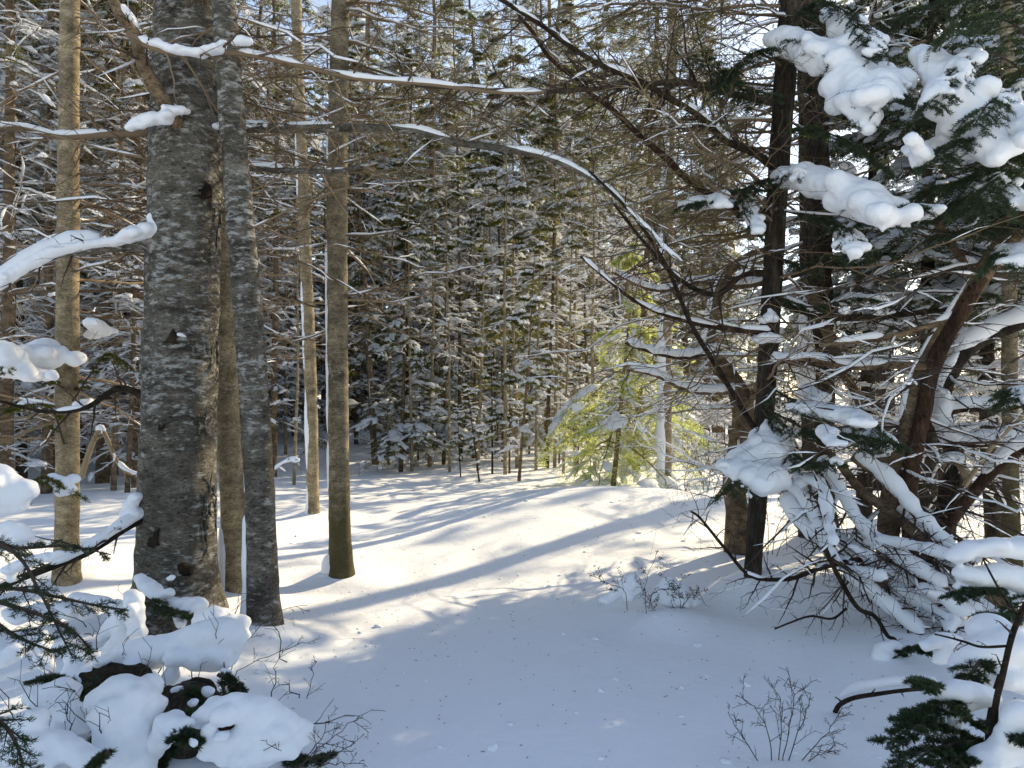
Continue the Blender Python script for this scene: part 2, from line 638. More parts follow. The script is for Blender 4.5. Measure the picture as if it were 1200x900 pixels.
def branch(parent, pts, depth, w0, w1, mats=(None,), twigs=10, tl=(0.12, 0.4), tw2=4, snow=0.012, cover=0.55, sides=9, name="branch", droop=0.1, flat=0.5, sub_need=None, lump=0.06, tmin=0.1, gnarl=0.0):
    path, d = px_path(pts, depth, 30)
    if gnarl:
        path = path + gnarl * (np.stack([wob(path + k * 5, 4.0) for k in range(3)], -1)) * np.linspace(0.2, 1, 30)[:, None]
    rad = np.linspace(w0, w1, 30) / 2 * d / FOC
    mb = MB()
    solid_tube(mb, path, rad, sides, lump, 0, 14.0)
    sn = MB()
    snow_on(sn, path[None], rad[None], snow, cover, 10, freq=5)
    if twigs:
        k1, r1 = kids(path[None], np.minimum(rad, 0.018)[None], twigs, tl[0], tl[1], 0.95, droop, 6, tmin, flat, 0.55, 0.4, 0.09)
        tubes(mb, k1, r1, 4, 1)
        snow_on(sn, k1, r1, min(snow * 0.4, 0.007), min(cover - 0.3, 0.28), 5, freq=6)
        if tw2:
            k2, r2 = kids(k1, r1, tw2, 0.2, 0.55, 0.9, droop, 4, 0.15, 0.5, 0.6, 0.3, 0.1)
            tubes(mb, k2, r2, 3, 1)
            if sub_need:
                a, b = segs(k2)
                needles(mb, a, b, sub_need, 0.02, 0.003, 2)
    o = part(name, mb, mats, parent)
    if snow and cover > 0.2:
        part("snow", sn, [SNOWP], o, "stuff")
    return o, path, rad


# ------------------------------------------------------------------ tree prototypes (bark, crown, snow)
def bough_lines(h, az, L, ang, droop, tipup=0.12, N=8, wig=0.03):
    B = len(h)
    s = np.linspace(0, 1, N)
    r = L[:, None] * s
    z = h[:, None] + L[:, None] * (np.sin(ang)[:, None] * s - droop[:, None] * s ** 2 + tipup * s ** 3)
    p = np.stack([r * np.cos(az)[:, None], r * np.sin(az)[:, None], z], -1)
    return p + wig * 0.75 * L[:, None, None] * np.cumsum(rng.normal(size=(B, N, 3)), axis=1) * s[None, :, None] ** 0.5


PROTO = {}


def proto(key, hgt, r0, foliage=None, dead=None, bark=BARK_BROWN, need=NEED, twig=TWIG, snowy=1.0, nk=5, nl=0.055, nw=0.013, lean=0.0, small=False):
    """foliage: (z0, z1, n, reach at z0, reach at top, droop); dead: (z0, z1, n, reach)"""
    tr = MB()
    n = 26
    z = np.linspace(-0.4, hgt, n)
    bend = np.stack([0.05 * wob(np.column_stack([z, z * 0, z * 0 + hgt]), 0.5) * z / 6 + lean * z, 0.05 * wob(np.column_stack([z * 0 + 3, z, z * 0]), 0.5) * z / 6, z], -1)
    rad = r0 * np.clip(1 - 0.92 * np.clip(z, 0, None) / hgt, 0.06, 1)
    solid_tube(tr, bend, rad, 9 if not small else 6, 0.05)
    cr, sn = MB(), MB()
    fx = lambda h: np.column_stack([np.interp(h, z, bend[:, 0]), np.interp(h, z, bend[:, 1])])
    if dead:
        z0, z1, nb, reach = dead
        h = np.sort(rng.uniform(z0, z1, nb))
        L = reach * rng.uniform(0.35, 1.1, nb)
        p = bough_lines(h, rng.uniform(0, 6.28, nb), L, rng.normal(0.05, 0.25, nb), rng.uniform(0.0, 0.5, nb), 0.15, 9, 0.035)
        p[:, :, :2] += fx(h)[:, None]
        rr = (0.007 + 0.005 * L)[:, None] * (1 - 0.8 * np.linspace(0, 1, 9))[None]
        tubes(cr, p, rr, 4, 0)
        k1, r1 = kids(p, rr, 9, 0.15, 0.5, 0.95, 0.15, 5, 0.15, 0.75, 0.6, 0.5, 0.09, 0.0022)
        tubes(cr, k1, r1, 3, 0)
        k2, r2 = kids(k1, r1, 3, 0.2, 0.6, 0.9, 0.2, 3, 0.2, 0.6, 0.7, 0.3, 0.1, 0.002)
        tubes(cr, k2, r2, 3, 0)
        snow_on(sn, p, rr, 0.017 * snowy, 0.72, 5, freq=2.2)
        snow_on(sn, k1, r1, 0.012 * snowy, 0.55, 4, freq=3)
        sel = rng.uniform(size=len(k1)) < 0.16 * snowy
        kk = k1[sel]
        lumps(sn, kk[:, 3] + UP * 0.01, kk[:, 4] - kk[:, 2], np.column_stack([rng.uniform(0.05, 0.13, len(kk)), rng.uniform(0.03, 0.06, len(kk)), rng.uniform(0.025, 0.045, len(kk))]))
    if foliage:
        z0, z1, nb, ra, rb, dr = foliage
        h = z0 + (z1 - z0) * np.sort(rng.uniform(0, 1, nb) ** 1.1)
        f = (h - z0) / (z1 - z0)
        L = (ra + (rb - ra) * f) * rng.uniform(0.6, 1.15, nb)
        p = bough_lines(h, rng.uniform(0, 6.28, nb), L, rng.normal(0.1, 0.15, nb), dr * rng.uniform(0.6, 1.4, nb), 0.16, 8)
        p[:, :, :2] += fx(h)[:, None]
        rr = (0.006 + 0.006 * L)[:, None] * (1 - 0.8 * np.linspace(0, 1, 8))[None]
        tubes(cr, p, rr, 4, 0)
        ns = 13 if not small else 10
        k1, r1 = kids(p, rr, ns, 0.28, 0.5, 0.9, 0.28, 4, 0.22, 0.93, 0.5, 0.55, 0.05, 0.002)
        tubes(cr, k1, r1, 3, 0)
        k2, r2 = kids(k1, r1, 4, 0.3, 0.55, 0.8, 0.25, 3, 0.2, 0.9, 0.6, 0.3, 0.06, 0.0015)
        for kk, c in ((p[:, 3:], nk), (k1, nk), (k2, nk)):
            a, b = segs(kk)
            needles(cr, a, b, c, nl, nw, 1)
        sel = rng.uniform(size=len(k1)) < 0.85 * snowy
        kk = k1[sel]
        lk = np.linalg.norm(kk[:, -1] - kk[:, 0], axis=1)
        j = rng.integers(1, 4, len(kk))
        c = kk[np.arange(len(kk)), j] + UP * 0.025
        lumps(sn, c, kk[:, -1] - kk[:, 1], np.column_stack([lk * rng.uniform(0.12, 0.42, len(kk)), lk * rng.uniform(0.07, 0.2, len(kk)) + 0.008, rng.uniform(0.018, 0.05, len(kk)) * (0.5 + snowy * 0.5)]))
        sel = rng.uniform(size=len(p)) < 0.5 * snowy
        kk = p[sel]
        if len(kk):
            for j in (3, 5, 6):
                sub = kk[rng.uniform(size=len(kk)) < 0.6]
                lp = np.linalg.norm(sub[:, -1] - sub[:, 0], axis=1)
                lumps(sn, sub[:, j] + UP * 0.03, sub[:, min(j + 1, 7)] - sub[:, j - 1], np.column_stack([lp * rng.uniform(0.10, 0.22, len(sub)), lp * rng.uniform(0.05, 0.13, len(sub)), 0.02 + lp * rng.uniform(0.02, 0.05, len(sub))]))
    ms = {"trunk": tr.mesh(key + " trunk", [bark])}
    if cr.n:
        ms["crown"] = cr.mesh(key + " crown", [twig, need])
    if sn.n:
        ms["snow"] = sn.mesh(key + " snow", [SNOWC])
    PROTO[key] = ms


def plant(key, name, x, y, label, cat, group, sc=1.0, rot=None, tilt=0.03, z=None, lean=None):
    o = thing(name, (x, y, float(H(x, y)) - 0.03 if z is None else z), label, cat, group)
    rz = rng.uniform(0, 6.28) if rot is None else rot
    if lean is None:
        lean = rng.normal(0, tilt, 2)
    o.rotation_mode = 'XYZ'
    o.rotation_euler = (lean[0], lean[1], rz)
    # lean is applied about world axes: rotate the spin inside the parts instead
    o.rotation_euler = (lean[0], lean[1], 0)
    o.scale = (sc, sc, sc)
    for nm, me in PROTO[key].items():
        c = bpy.data.objects.new(nm, me)
        c.parent = o
        c.rotation_euler = (0, 0, rz)
        if nm == "snow":
            c["kind"] = "stuff"
        COL.objects.link(c)
    return o

# ------------------------------------------------------------------ prototypes
proto("spruce a", 15.0, 0.13, (6.5, 14.8, 44, 2.0, 0.4, 0.4), (0.7, 8.5, 84, 1.9), BARK_BROWN)
proto("spruce b", 13.0, 0.10, (4.2, 12.8, 60, 1.8, 0.3, 0.45), (0.6, 7.0, 74, 1.7), BARK_DARK)
proto("spruce c", 17.0, 0.16, (7.5, 16.8, 46, 2.2, 0.4, 0.35), (0.9, 10.0, 90, 2.2), BARK_BROWN)
proto("fir a", 10.5, 0.085, (0.9, 10.4, 66, 1.6, 0.15, 0.55), (0.3, 1.5, 10, 0.8), BARK_BROWN, snowy=1.1)
proto("fir b", 13.0, 0.10, (1.5, 12.9, 72, 1.8, 0.2, 0.6), (0.4, 3.5, 26, 1.2), BARK_DARK, snowy=1.0)
proto("fir c", 7.0, 0.065, (0.6, 6.9, 56, 1.3, 0.1, 0.55), None, BARK_BROWN, snowy=1.1)
proto("pole a", 15.0, 0.075, (7.0, 14.9, 34, 1.4, 0.3, 0.4), (0.9, 9.0, 60, 1.2), BARK_BROWN, twig=TWIGL, snowy=0.8)
proto("pole b", 13.0, 0.055, (6.0, 12.9, 30, 1.2, 0.2, 0.4), (0.5, 8.0, 60, 1.1), BARK_BROWN, twig=TWIGL, snowy=0.8)
proto("bare pole", 14.0, 0.06, (9.5, 13.9, 20, 0.9, 0.2, 0.4), (0.7, 9.0, 56, 1.2), BARK_BROWN, twig=TWIGL, snowy=0.8)
proto("dead spruce", 12.0, 0.085, None, (0.6, 11.5, 110, 1.9), BARK_BROWN, twig=TWIGL, snowy=0.9)
proto("olive fir", 8.0, 0.07, (0.8, 7.9, 46, 1.4, 0.12, 0.65), (0.3, 1.5, 12, 0.8), BARK_BROWN, need=NEED_M, twig=TWIGL, snowy=0.7)
proto("sapling a", 3.6, 0.03, (1.3, 3.5, 20, 0.55, 0.12, 0.35), (0.4, 2.0, 10, 0.4), BARK_BROWN, small=True, nk=4, nl=0.04, nw=0.009)
proto("sapling b", 2.6, 0.024, (1.0, 2.5, 14, 0.5, 0.1, 0.3), (0.3, 1.6, 9, 0.35), BARK_DARK, small=True, nk=4, nl=0.04, nw=0.009)
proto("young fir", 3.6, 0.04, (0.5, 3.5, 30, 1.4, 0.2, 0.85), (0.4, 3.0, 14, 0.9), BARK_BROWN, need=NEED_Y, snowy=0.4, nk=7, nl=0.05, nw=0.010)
proto("canopy fir", 8.0, 0.11, (2.4, 7.9, 70, 1.7, 0.3, 0.45), (1.0, 3.0, 16, 1.3), BARK_DARK, need=NEED_D, snowy=1.3, nk=7)
proto("shade fir", 11.0, 0.12, (5.0, 10.8, 74, 1.9, 0.4, 0.4), None, BARK_DARK, need=NEED_D, snowy=1.0, nk=7)  # added shade caster, crown held high so the clearing stays sunlit
proto("stout spruce", 16.0, 0.26, (8.5, 15.8, 40, 2.0, 0.4, 0.4), (1.5, 8.5, 14, 1.3), BARK_DARK)
proto("lit pole", 9.0, 0.04, (5.5, 8.9, 16, 0.8, 0.2, 0.4), (1.2, 7.0, 26, 0.7), BARK_PALE, twig=TWIGL, snowy=1.0)  # pole with pale bark, sunlit look put into the bark colour
proto("thicket", 2.6, 0.03, None, (0.1, 2.5, 46, 1.0), BARK_BROWN, twig=TWIGL, snowy=1.5, small=True)

# ------------------------------------------------------------------ snow ground
FEET = [(78, 6.85), (207, 6.0), (308, 5.58), (277, 6.55), (367, 11.0), (400, 7.25), (779, 13.3), (881, 6.35), (957, 8.6)]
for px_, d_ in FEET:
    p_ = P(px_, 600, d_)
    BUMPS.append((p_[0], d_, 0.30, 0.10))
BUMPS += [(-2.3, 4.3, 0.7, 0.06), (-3.0, 5.2, 0.9, 0.08), (-1.75, 4.95, 0.45, 0.06), (-2.9, 3.4, 0.8, 0.06),
          (1.15, 5.7, 0.30, 0.12), (1.0, 6.3, 0.26, 0.10), (1.75, 5.35, 0.35, 0.06), (2.4, 4.9, 0.5, 0.10), (3.0, 3.9, 0.7, 0.28), (3.2, 5.8, 0.8, 0.25),
          (2.2, 6.4, 0.6, 0.14), (0.2, 9.5, 1.4, 0.05), (-0.6, 5.4, 0.9, -0.03)]


def axis(lo, hi, c0, c1, st, g):
    a = list(np.arange(c0, c1, st))
    s, x = st, a[-1]
    while x < hi:
        s *= g
        x += s
        a.append(x)
    s, x = st, a[0]
    b = []
    while x > lo:
        s *= g
        x -= s
        b.append(x)
    return np.array(b[::-1] + a)


gx = axis(-420, 420, -5, 5, 0.06, 1.075)
gy = axis(-60, 700, 2.2, 11.5, 0.06, 1.05)
X, Y = np.meshgrid(gx, gy)
Z = H(X, Y)
mb = MB()
idx = np.arange(X.size).reshape(X.shape)
mb.add(np.stack([X, Y, Z], -1), q=np.stack([idx[:-1, :-1], idx[:-1, 1:], idx[1:, 1:], idx[1:, :-1]], -1))
g = part("snow_ground", mb, [SNOW], None, "structure")

# needle litter lying on the snow
mb = MB()
k = 800
lx, ly = rng.uniform(-2.5, 3.5, k), rng.uniform(3.2, 11, k)
a_ = rng.uniform(0, 6.28, k)
st = np.column_stack([lx, ly, H(lx, ly) + 0.004])
ln_ = rng.uniform(0.004, 0.02, k)[:, None]
en = st + np.column_stack([np.cos(a_), np.sin(a_), 0.1 * a_ / 6]) * ln_
tubes(mb, np.stack([st, (st + en) / 2 + UP * 0.002, en], 1), np.full((k, 3), 0.0016), 3)
part("needle_litter", mb, [TWIGD], None, "stuff")

# crumbs and clods fallen from the boughs
mb = MB()
k = 260
lx, ly = rng.uniform(-3.0, 3.5, k), 3.2 + 7.5 * rng.uniform(0, 1, k) ** 1.4
sz = np.exp(rng.normal(-4.6, 0.55, k))
lumps(mb, np.column_stack([lx, ly, H(lx, ly) - sz * 0.1]), rng.normal(size=(k, 3)) * np.array([1, 1, 0.1]), np.column_stack([sz * 1.3, sz, sz * 0.7]), 0, 0.35)
part("snow_crumbs", mb, [SNOW], None, "stuff")
# ------------------------------------------------------------------ the near trunks
AZL = math.radians(200)


def near_tree(name, ctrl, bark, label, cat="tree", group=None, **kw):
    mb, path, rad = trunk_mesh(ctrl, **kw)
    o = thing(name, path[1], label, cat, group)
    part("trunk", mb, [bark], o)
    return o, path, rad


def strips(o, path, rad, items):
    for az, half, t0, t1, th, cov in items:
        part("snow_patch", snow_strip(path, rad, math.radians(az), half, t0, t1, th, cov), [SNOWP], o)


def dead_crown(o, path, rad, n, z0, z1, reach, mats=(TWIG, NEED), azr=(0, 6.28), snow=0.008, name="crown", k=(9, 3), cover=0.45, droop=(0.0, 0.45), up=0.05, r0=0.005, need=0):
    h = rng.uniform(z0, z1, n)
    L = reach * rng.uniform(0.35, 1.1, n)
    p = bough_lines(h * 0, rng.uniform(azr[0], azr[1], n), L, rng.normal(up, 0.22, n), rng.uniform(droop[0], droop[1], n), 0.15, 10, 0.03)
    base = np.column_stack([np.interp(h, path[:, 2], path[:, i]) for i in range(2)] + [h])
    p = p + base[:, None]
    rr = (r0 + 0.004 * L)[:, None] * (1 - 0.8 * np.linspace(0, 1, 10))[None]
    mb, sn = MB(), MB()
    tubes(mb, p, rr, 5, 0)
    k1, r1 = kids(p, rr, k[0], 0.15, 0.5, 0.95, 0.12, 6, 0.15, 0.7, 0.6, 0.5, 0.1, 0.0016)
    tubes(mb, k1, r1, 4, 0)
    k2, r2 = kids(k1, r1, k[1], 0.2, 0.6, 0.9, 0.15, 4, 0.2, 0.5, 0.7, 0.3, 0.1, 0.0012)
    tubes(mb, k2, r2, 3, 0)
    if need:
        a, b = segs(k2)
        needles(mb, a, b, need, 0.022, 0.004, 1)
        a, b = segs(k1)
        needles(mb, a, b, need, 0.022, 0.004, 1)
    snow_on(sn, p, rr, snow, cover, 6, freq=3)
    snow_on(sn, k1, r1, snow * 0.5, cover - 0.22, 5, freq=4)
    part(name, mb, list(mats), o)
    part("snow", sn, [SNOWP], o, "stuff")


def pads(o, chain, depth, squash=0.7, name="snow_pad", rough=0.12, jitter=0.35, fill=1, grow=1.0, twigs=None, name2=None):
    """a snow pillow: chain of (px, py, radius px) swept at the given depth"""
    c = np.array(chain, float)
    c[:, 2] *= grow
    d = np.full(len(c), depth) if np.isscalar(depth) else np.interp(np.linspace(0, 1, len(c)), np.linspace(0, 1, len(depth)), depth)
    sp = []
    cc, dn = [c[0]], [d[0]]
    for i in range(1, len(c)):
        gap = math.hypot(*(c[i, :2] - c[i - 1, :2])) / max(min(c[i, 2], c[i - 1, 2]), 1)
        m_ = 1 if gap < 0.6 else 2 if gap < 1.2 else 3 if gap < 4 else 1
        for f in np.arange(1, m_ + 1) / m_:
            cc.append(c[i - 1] * (1 - f) + c[i] * f)
            dn.append(d[i - 1] * (1 - f) + d[i] * f)
    for (a, b, r), dd in zip(cc, dn):
        R = r * dd / FOC
        p = P(a, b, dd)
        sp.append([*p, R])
        for _ in range(fill):
            q = p + rng.normal(size=3) * (np.array([0.7, 1.0, 0.3]) if twigs is None else np.array([1.0, 1.0, 0.15])) * R * jitter * 1.6
            sp.append([*q, R * rng.uniform(0.55, 0.9)])
    if twigs is not None:
        core = np.array(sp)
        for pl_ in twigs:
            for q in pl_[1:]:
                dd = np.linalg.norm((core[:, :3] - q) * np.array([1, 0.8, 1.2]), axis=1) / core[:, 3]
                j = int(np.argmin(dd))
                if 0.55 < dd[j] < 1.9 and rng.uniform() < 0.75:
                    R = core[j, 3] * rng.uniform(0.26, 0.46) * (1.15 - 0.3 * dd[j])
                    sp.append([q[0], q[1], q[2] + R * 0.45, max(R, 0.012)])
    def islands(m_):
        lab = np.arange(m_.n)
        e = np.concatenate([np.concatenate([f[:, [0, 1]], f[:, [1, 2]]]) for f in m_.q + m_.t])
        for _ in range(4000):
            lo = np.minimum(lab[e[:, 0]], lab[e[:, 1]])
            new = lab.copy()
            np.minimum.at(new, e[:, 0], lo)
            np.minimum.at(new, e[:, 1], lo)
            new = new[new]
            if (new == lab).all():
                break
            lab = new
        return len(np.unique(lab))
    mb = remesh_blob(sp, squash, rough=rough, it=18 if twigs is None else 30, voxel=None if twigs is None else 0.014)
    return part(name, mb, [SNOWP], o, "stuff" if o and islands(mb) > 1 else None)


def laden_bough(o, chain, depth, wpx, snow=None, need=NEED_D, k=18, dens=16, nl=0.024, nw=0.0042, droop=0.35, twig=TWIGD, squash=0.8, back=0.0, flat=0.9, lo=0.45, hi=0.9, name="bough", sub=5):
    """a needle bough along pixel chain; wpx = half width of the spray in pixels; snow = chain of (px,py,r)"""
    path, d = px_path([c[:2] for c in chain], depth, 14)
    path[:, 1] += back
    L = np.linalg.norm(np.diff(path, axis=0), axis=1).sum()
    rad = np.linspace(0.010, 0.003, 14)
    mb = MB()
    tubes(mb, path[None], rad[None], 5, 0)
    W = wpx * float(np.mean(d)) / FOC
    f = W / max(np.linalg.norm(path[-1] - path[0]), 0.05)
    k1, r1 = kids(path[None], rad[None], k, lo * f, hi * f, 0.85, droop, 6, 0.05, flat, 0.5, 0.35, 0.07, 0.0015)
    tubes(mb, k1, r1, 4, 0)
    k2, r2 = kids(k1, r1, sub, 0.3, 0.6, 0.8, droop * 0.7, 4, 0.15, flat, 0.6, 0.3, 0.07, 0.0012)
    tubes(mb, k2, r2, 3, 0)
    for kk in (path[None, 4:], k1, k2):
        a, b = segs(kk)
        needles(mb, a, b, dens, nl, nw, 1)
    bo = part(name, mb, [twig, need], o)
    if snow:
        pads(bo, snow, depth, squash, "snow_pad", grow=1.08, fill=2, twigs=k1, rough=0.14)
    return bo, k1


# thick grey trunk
T1, p1, r1_ = near_tree("fir_tree", [(207, 725, 100, 6.0), (207, 660, 91, 6.0), (208, 560, 86, 6.0), (210, 450, 84, 6.0), (215, 300, 83, 6.0), (219, 150, 82, 6.0), (224, 0, 80, 6.0), (228, -130, 76, 6.0)], BARK_GREY,
                        "very thick grey fir trunk with rough lichen-spotted bark and one long reaching branch", n=110, sides=48, lump=0.03)
branch(T1, [(252, 152), (300, 150), (350, 150), (400, 150), (480, 153), (540, 167), (613, 178), (660, 193), (700, 213), (735, 247), (785, 295), (815, 320)], [6.0, 5.9, 5.7, 5.5], 13, 3, (BARK_GREY, TWIG), 30, (0.06, 0.17), 5, 0.010, 0.62, name="branch", gnarl=0.02)
branch(T1, [(185, 280), (150, 285), (100, 290), (60, 297), (25, 318), (-15, 345)], [5.9, 5.5], 20, 13, (BARK_GREY, TWIGD), 8, (0.15, 0.35), 4, 0.036, 0.95)
branch(T1, [(212, 152), (197, 128), (170, 80), (158, 40), (140, 15), (122, -25)], [5.8, 5.3], 20, 11, (BARK_BROWN, TWIGD), 12, (0.2, 0.5), 4, 0.02, 0.75)
branch(T1, [(268, 196), (300, 197), (340, 200), (400, 200), (450, 188), (500, 190)], [5.95, 5.5], 10, 3, (BARK_GREY, TWIG), 14, (0.15, 0.35), 4, 0.012, 0.5)
branch(T1, [(168, 605), (140, 622), (100, 648), (60, 664), (10, 684), (-25, 705)], [5.8, 5.0], 12, 8, (WOOD_DARK, TWIGD), 12, (0.15, 0.35), 5, 0.02, 0.55)
branch(T1, [(172, 155), (120, 158), (70, 160), (20, 150), (-20, 152)], [5.9, 5.5], 9, 5, (TWIG, TWIG), 14, (0.2, 0.5), 5, 0.01, 0.45)
branch(T1, [(150, 40), (185, 58), (230, 64), (275, 62), (330, 72), (420, 92), (500, 98), (580, 108), (640, 108)], [5.4, 5.5, 5.5], 8, 4, (TWIG, TWIG), 20, (0.12, 0.3), 4, 0.012, 0.5)
branch(T1, [(180, 470), (140, 455), (100, 478), (50, 482), (0, 470)], [5.9, 5.6], 9, 3, (WOOD_DARK, TWIGD), 10, (0.2, 0.4), 5, 0.01, 0.35)
pads(T1, [(155, 592, 8), (160, 582, 9), (150, 600, 10), (158, 602, 10)], 5.75)
pads(T1, [(152, 150, 7), (165, 143, 12), (180, 138, 13), (192, 140, 10), (200, 128, 8), (212, 130, 8)], 5.65, 0.6)
pads(T1, [(175, 48, 7), (195, 55, 8), (215, 60, 9), (235, 61, 9), (255, 58, 9), (262, 50, 6)], 5.4, 0.6)
pads(T1, [(283, 46, 8), (276, 50, 6), (290, 49, 7)], 5.4, 0.7)
pads(T1, [(255, 148, 7), (270, 147, 8), (290, 148, 5), (310, 147, 4)], 5.9, 0.6)
pads(T1, [(182, 256, 11), (186, 268, 12), (168, 273, 12), (150, 279, 10), (135, 282, 9), (120, 284, 9), (105, 286, 9), (88, 289, 9), (72, 292, 9), (56, 297, 9), (40, 305, 10), (25, 314, 10), (10, 324, 10), (-5, 335, 10)], [5.85, 5.5], 0.7)
pads(T1, [(210, 392, 4), (216, 394, 3)], 5.72, 0.6)
# torn bark along the lit edge of the thick trunk
for i in range(26):
    mb = MB()
    t_ = rng.uniform(0.18, 0.78)
    j = int(t_ * (len(p1) - 1))
    az = rng.normal(math.radians(-18), 0.28)
    d_ = np.array([math.cos(az), math.sin(az), 0])
    c = p1[j] + d_ * r1_[j] * 1.0
    s_ = np.array([-math.sin(az), math.cos(az), 0])
    L, W = rng.uniform(0.05, 0.2), rng.uniform(0.012, 0.035)
    zz = np.linspace(-L, L, 6)
    cur = np.abs(np.linspace(-1, 1, 6)) ** 2 * rng.uniform(0.01, 0.04)
    pt = c + np.outer(zz, UP) + np.outer(cur, d_) + np.outer(rng.normal(0, 0.004, 6), s_)
    tubes(mb, pt[None], (W * np.array([0.2, 0.8, 1, 0.9, 0.7, 0.15]))[None] * 0.5, 6, 0)
    part("bark_flake", mb, [BARK_GREY], T1)
for zc, azc, rr_ in ((0.55, -100, 0.055), (2.0, -80, 0.05), (3.05, -40, 0.07), (0.35, -55, 0.05), (1.35, -92, 0.03)):
    j = int(np.argmin(np.abs(p1[:, 2] - zc)))
    az = math.radians(azc)
    d_ = np.array([math.cos(az), math.sin(az), 0])
    mb = MB()
    lumps(mb, (p1[j] + d_ * r1_[j] * 0.97)[None], np.array([[-d_[1], d_[0], 0]]), np.array([[rr_, 0.03, rr_ * 1.5]]), 0, 0.35)
    part("knot", mb, [WOOD_DARK], T1)
dead_crown(T1, p1, r1_, 34, 2.6, 4.9, 1.6, (TWIG, NEED), k=(10, 4), cover=0.35, snow=0.006, azr=(-0.5, 3.6))

# trunk half hidden behind
T2, p2, r2_ = near_tree("fir_tree", [(278, 698, 30, 6.5), (271, 560, 28, 6.5), (266, 450, 27, 6.5), (262, 330, 26, 6.5), (254, 150, 24, 6.5), (248, -60, 22, 6.5)], BARK_PALE,
                        "pale slim trunk squeezed between the thick grey trunk and the leaning trunk")
strips(T2, p2, r2_, [(190, 0.8, 0.0, 0.16, 0.03, 0.4)])
dead_crown(T2, p2, r2_, 12, 2.5, 4.8, 1.2)
# leaning trunk
T3, p3, r3_ = near_tree("fir_tree", [(309, 738, 38, 5.55), (305, 600, 35, 5.55), (297, 450, 34, 5.55), (285, 300, 32, 5.55), (273, 150, 30, 5.55), (262, 0, 28, 5.55), (254, -110, 27, 5.55)], BARK_GREY,
                        "grey fir trunk leaning towards the thick grey trunk, snow plastered up its foot", n=90, sides=32)
strips(T3, p3, r3_, [(190, 0.65, 0.0, 0.18, 0.035, 0.38)])
dead_crown(T3, p3, r3_, 24, 2.0, 4.8, 1.3, cover=0.35, snow=0.006, azr=(-0.5, 3.6))
branch(T3, [(318, 560), (325, 548), (340, 540), (350, 542)], 5.5, 3, 2, (TWIG, TWIG), 8, (0.3, 0.6), 3, 0.014, 0.8)
# straight pale trunk
T4, p4, r4_ = near_tree("fir_tree", [(78, 690, 28, 6.7), (79, 560, 26, 6.7), (79, 400, 25, 6.7), (80, 250, 24, 6.7), (81, 100, 22, 6.7), (83, -80, 21, 6.7)], BARK_PALE,
                        "straight pale trunk standing apart on the outer side of the thick grey trunk", n=90)
dead_crown(T4, p4, r4_, 50, 1.2, 5.2, 2.0, cover=0.35, snow=0.006, azr=(-0.5, 3.6))
branch(T4, [(95, 560), (108, 520), (120, 505), (140, 545), (165, 560)], 6.6, 7, 4, (TWIGL, TWIG), 8, (0.2, 0.5), 4, 0.012, 0.6)
laden_bough(T4, [(75, 455), (50, 440), (25, 428), (0, 430)], [6.5, 6.0], 30, [(50, 408, 14), (58, 420, 16), (40, 410, 10), (20, 432, 14), (35, 440, 12), (5, 410, 14), (62, 440, 8)], NEED, k=14)
laden_bough(T4, [(85, 470), (105, 440), (125, 415), (145, 425)], [6.6, 6.9], 26, [(105, 378, 9), (115, 384, 10), (125, 388, 8), (105, 392, 7)], NEED, k=12)
laden_bough(T4, [(75, 520), (60, 478), (30, 475), (5, 480)], [6.6, 6.2], 26, [(30, 475, 9), (45, 477, 8), (104, 473, 8), (92, 474, 8)], NEED, k=12)
# slim and mossy trunks
T5, p5, r5_ = near_tree("fir_tree", [(367, 604, 14, 10.8), (364, 450, 14.5, 10.8), (358, 300, 14, 10.8), (352, 150, 13, 10.8), (347, 0, 12, 10.8), (343, -90, 12, 10.8)], BARK_PALE,
                        "slim tan trunk standing between the leaning trunk and the mossy trunk")
strips(T5, p5, r5_, [(215, 0.6, 0.0, 0.9, 0.016, 0.15)])
dead_crown(T5, p5, r5_, 50, 2.0, 7.4, 1.8, cover=0.4)
T6, p6, r6_ = near_tree("fir_tree", [(400, 675, 27, 7.15), (398, 600, 25, 7.15), (396, 450, 24, 7.15), (395, 300, 24, 7.15), (396, 150, 23, 7.15), (399, 0, 21, 7.15), (401, -100, 20, 7.15)], BARK_MOSS,
                        "upright mossy-footed trunk at the edge of the open snow, snow cone at its base", n=90, sides=30)
strips(T6, p6, r6_, [(190, 0.55, 0.0, 0.08, 0.05, 0.9), (195, 0.4, 0.12, 0.95, 0.018, 0.12)])
dead_crown(T6, p6, r6_, 44, 2.2, 5.6, 1.7, cover=0.35, snow=0.006, k=(10, 4), azr=(-0.5, 3.6))
# half white trunk by the young fir
T7, p7, r7_ = near_tree("fir_tree", [(779, 580, 16, 13.2), (780, 400, 15, 13.2), (782, 250, 14, 13.2), (786, 100, 13, 13.2), (790, -60, 12, 13.2)], BARK_PALE,
                        "straight trunk beside the yellow-green fir with one whole side plastered white with snow")
strips(T7, p7, r7_, [(195, 0.95, 0.0, 0.5, 0.035, 0.95), (195, 0.95, 0.5, 1.0, 0.03, 0.7)])
dead_crown(T7, p7, r7_, 36, 1.5, 8.0, 1.6, (TWIGL, NEED))

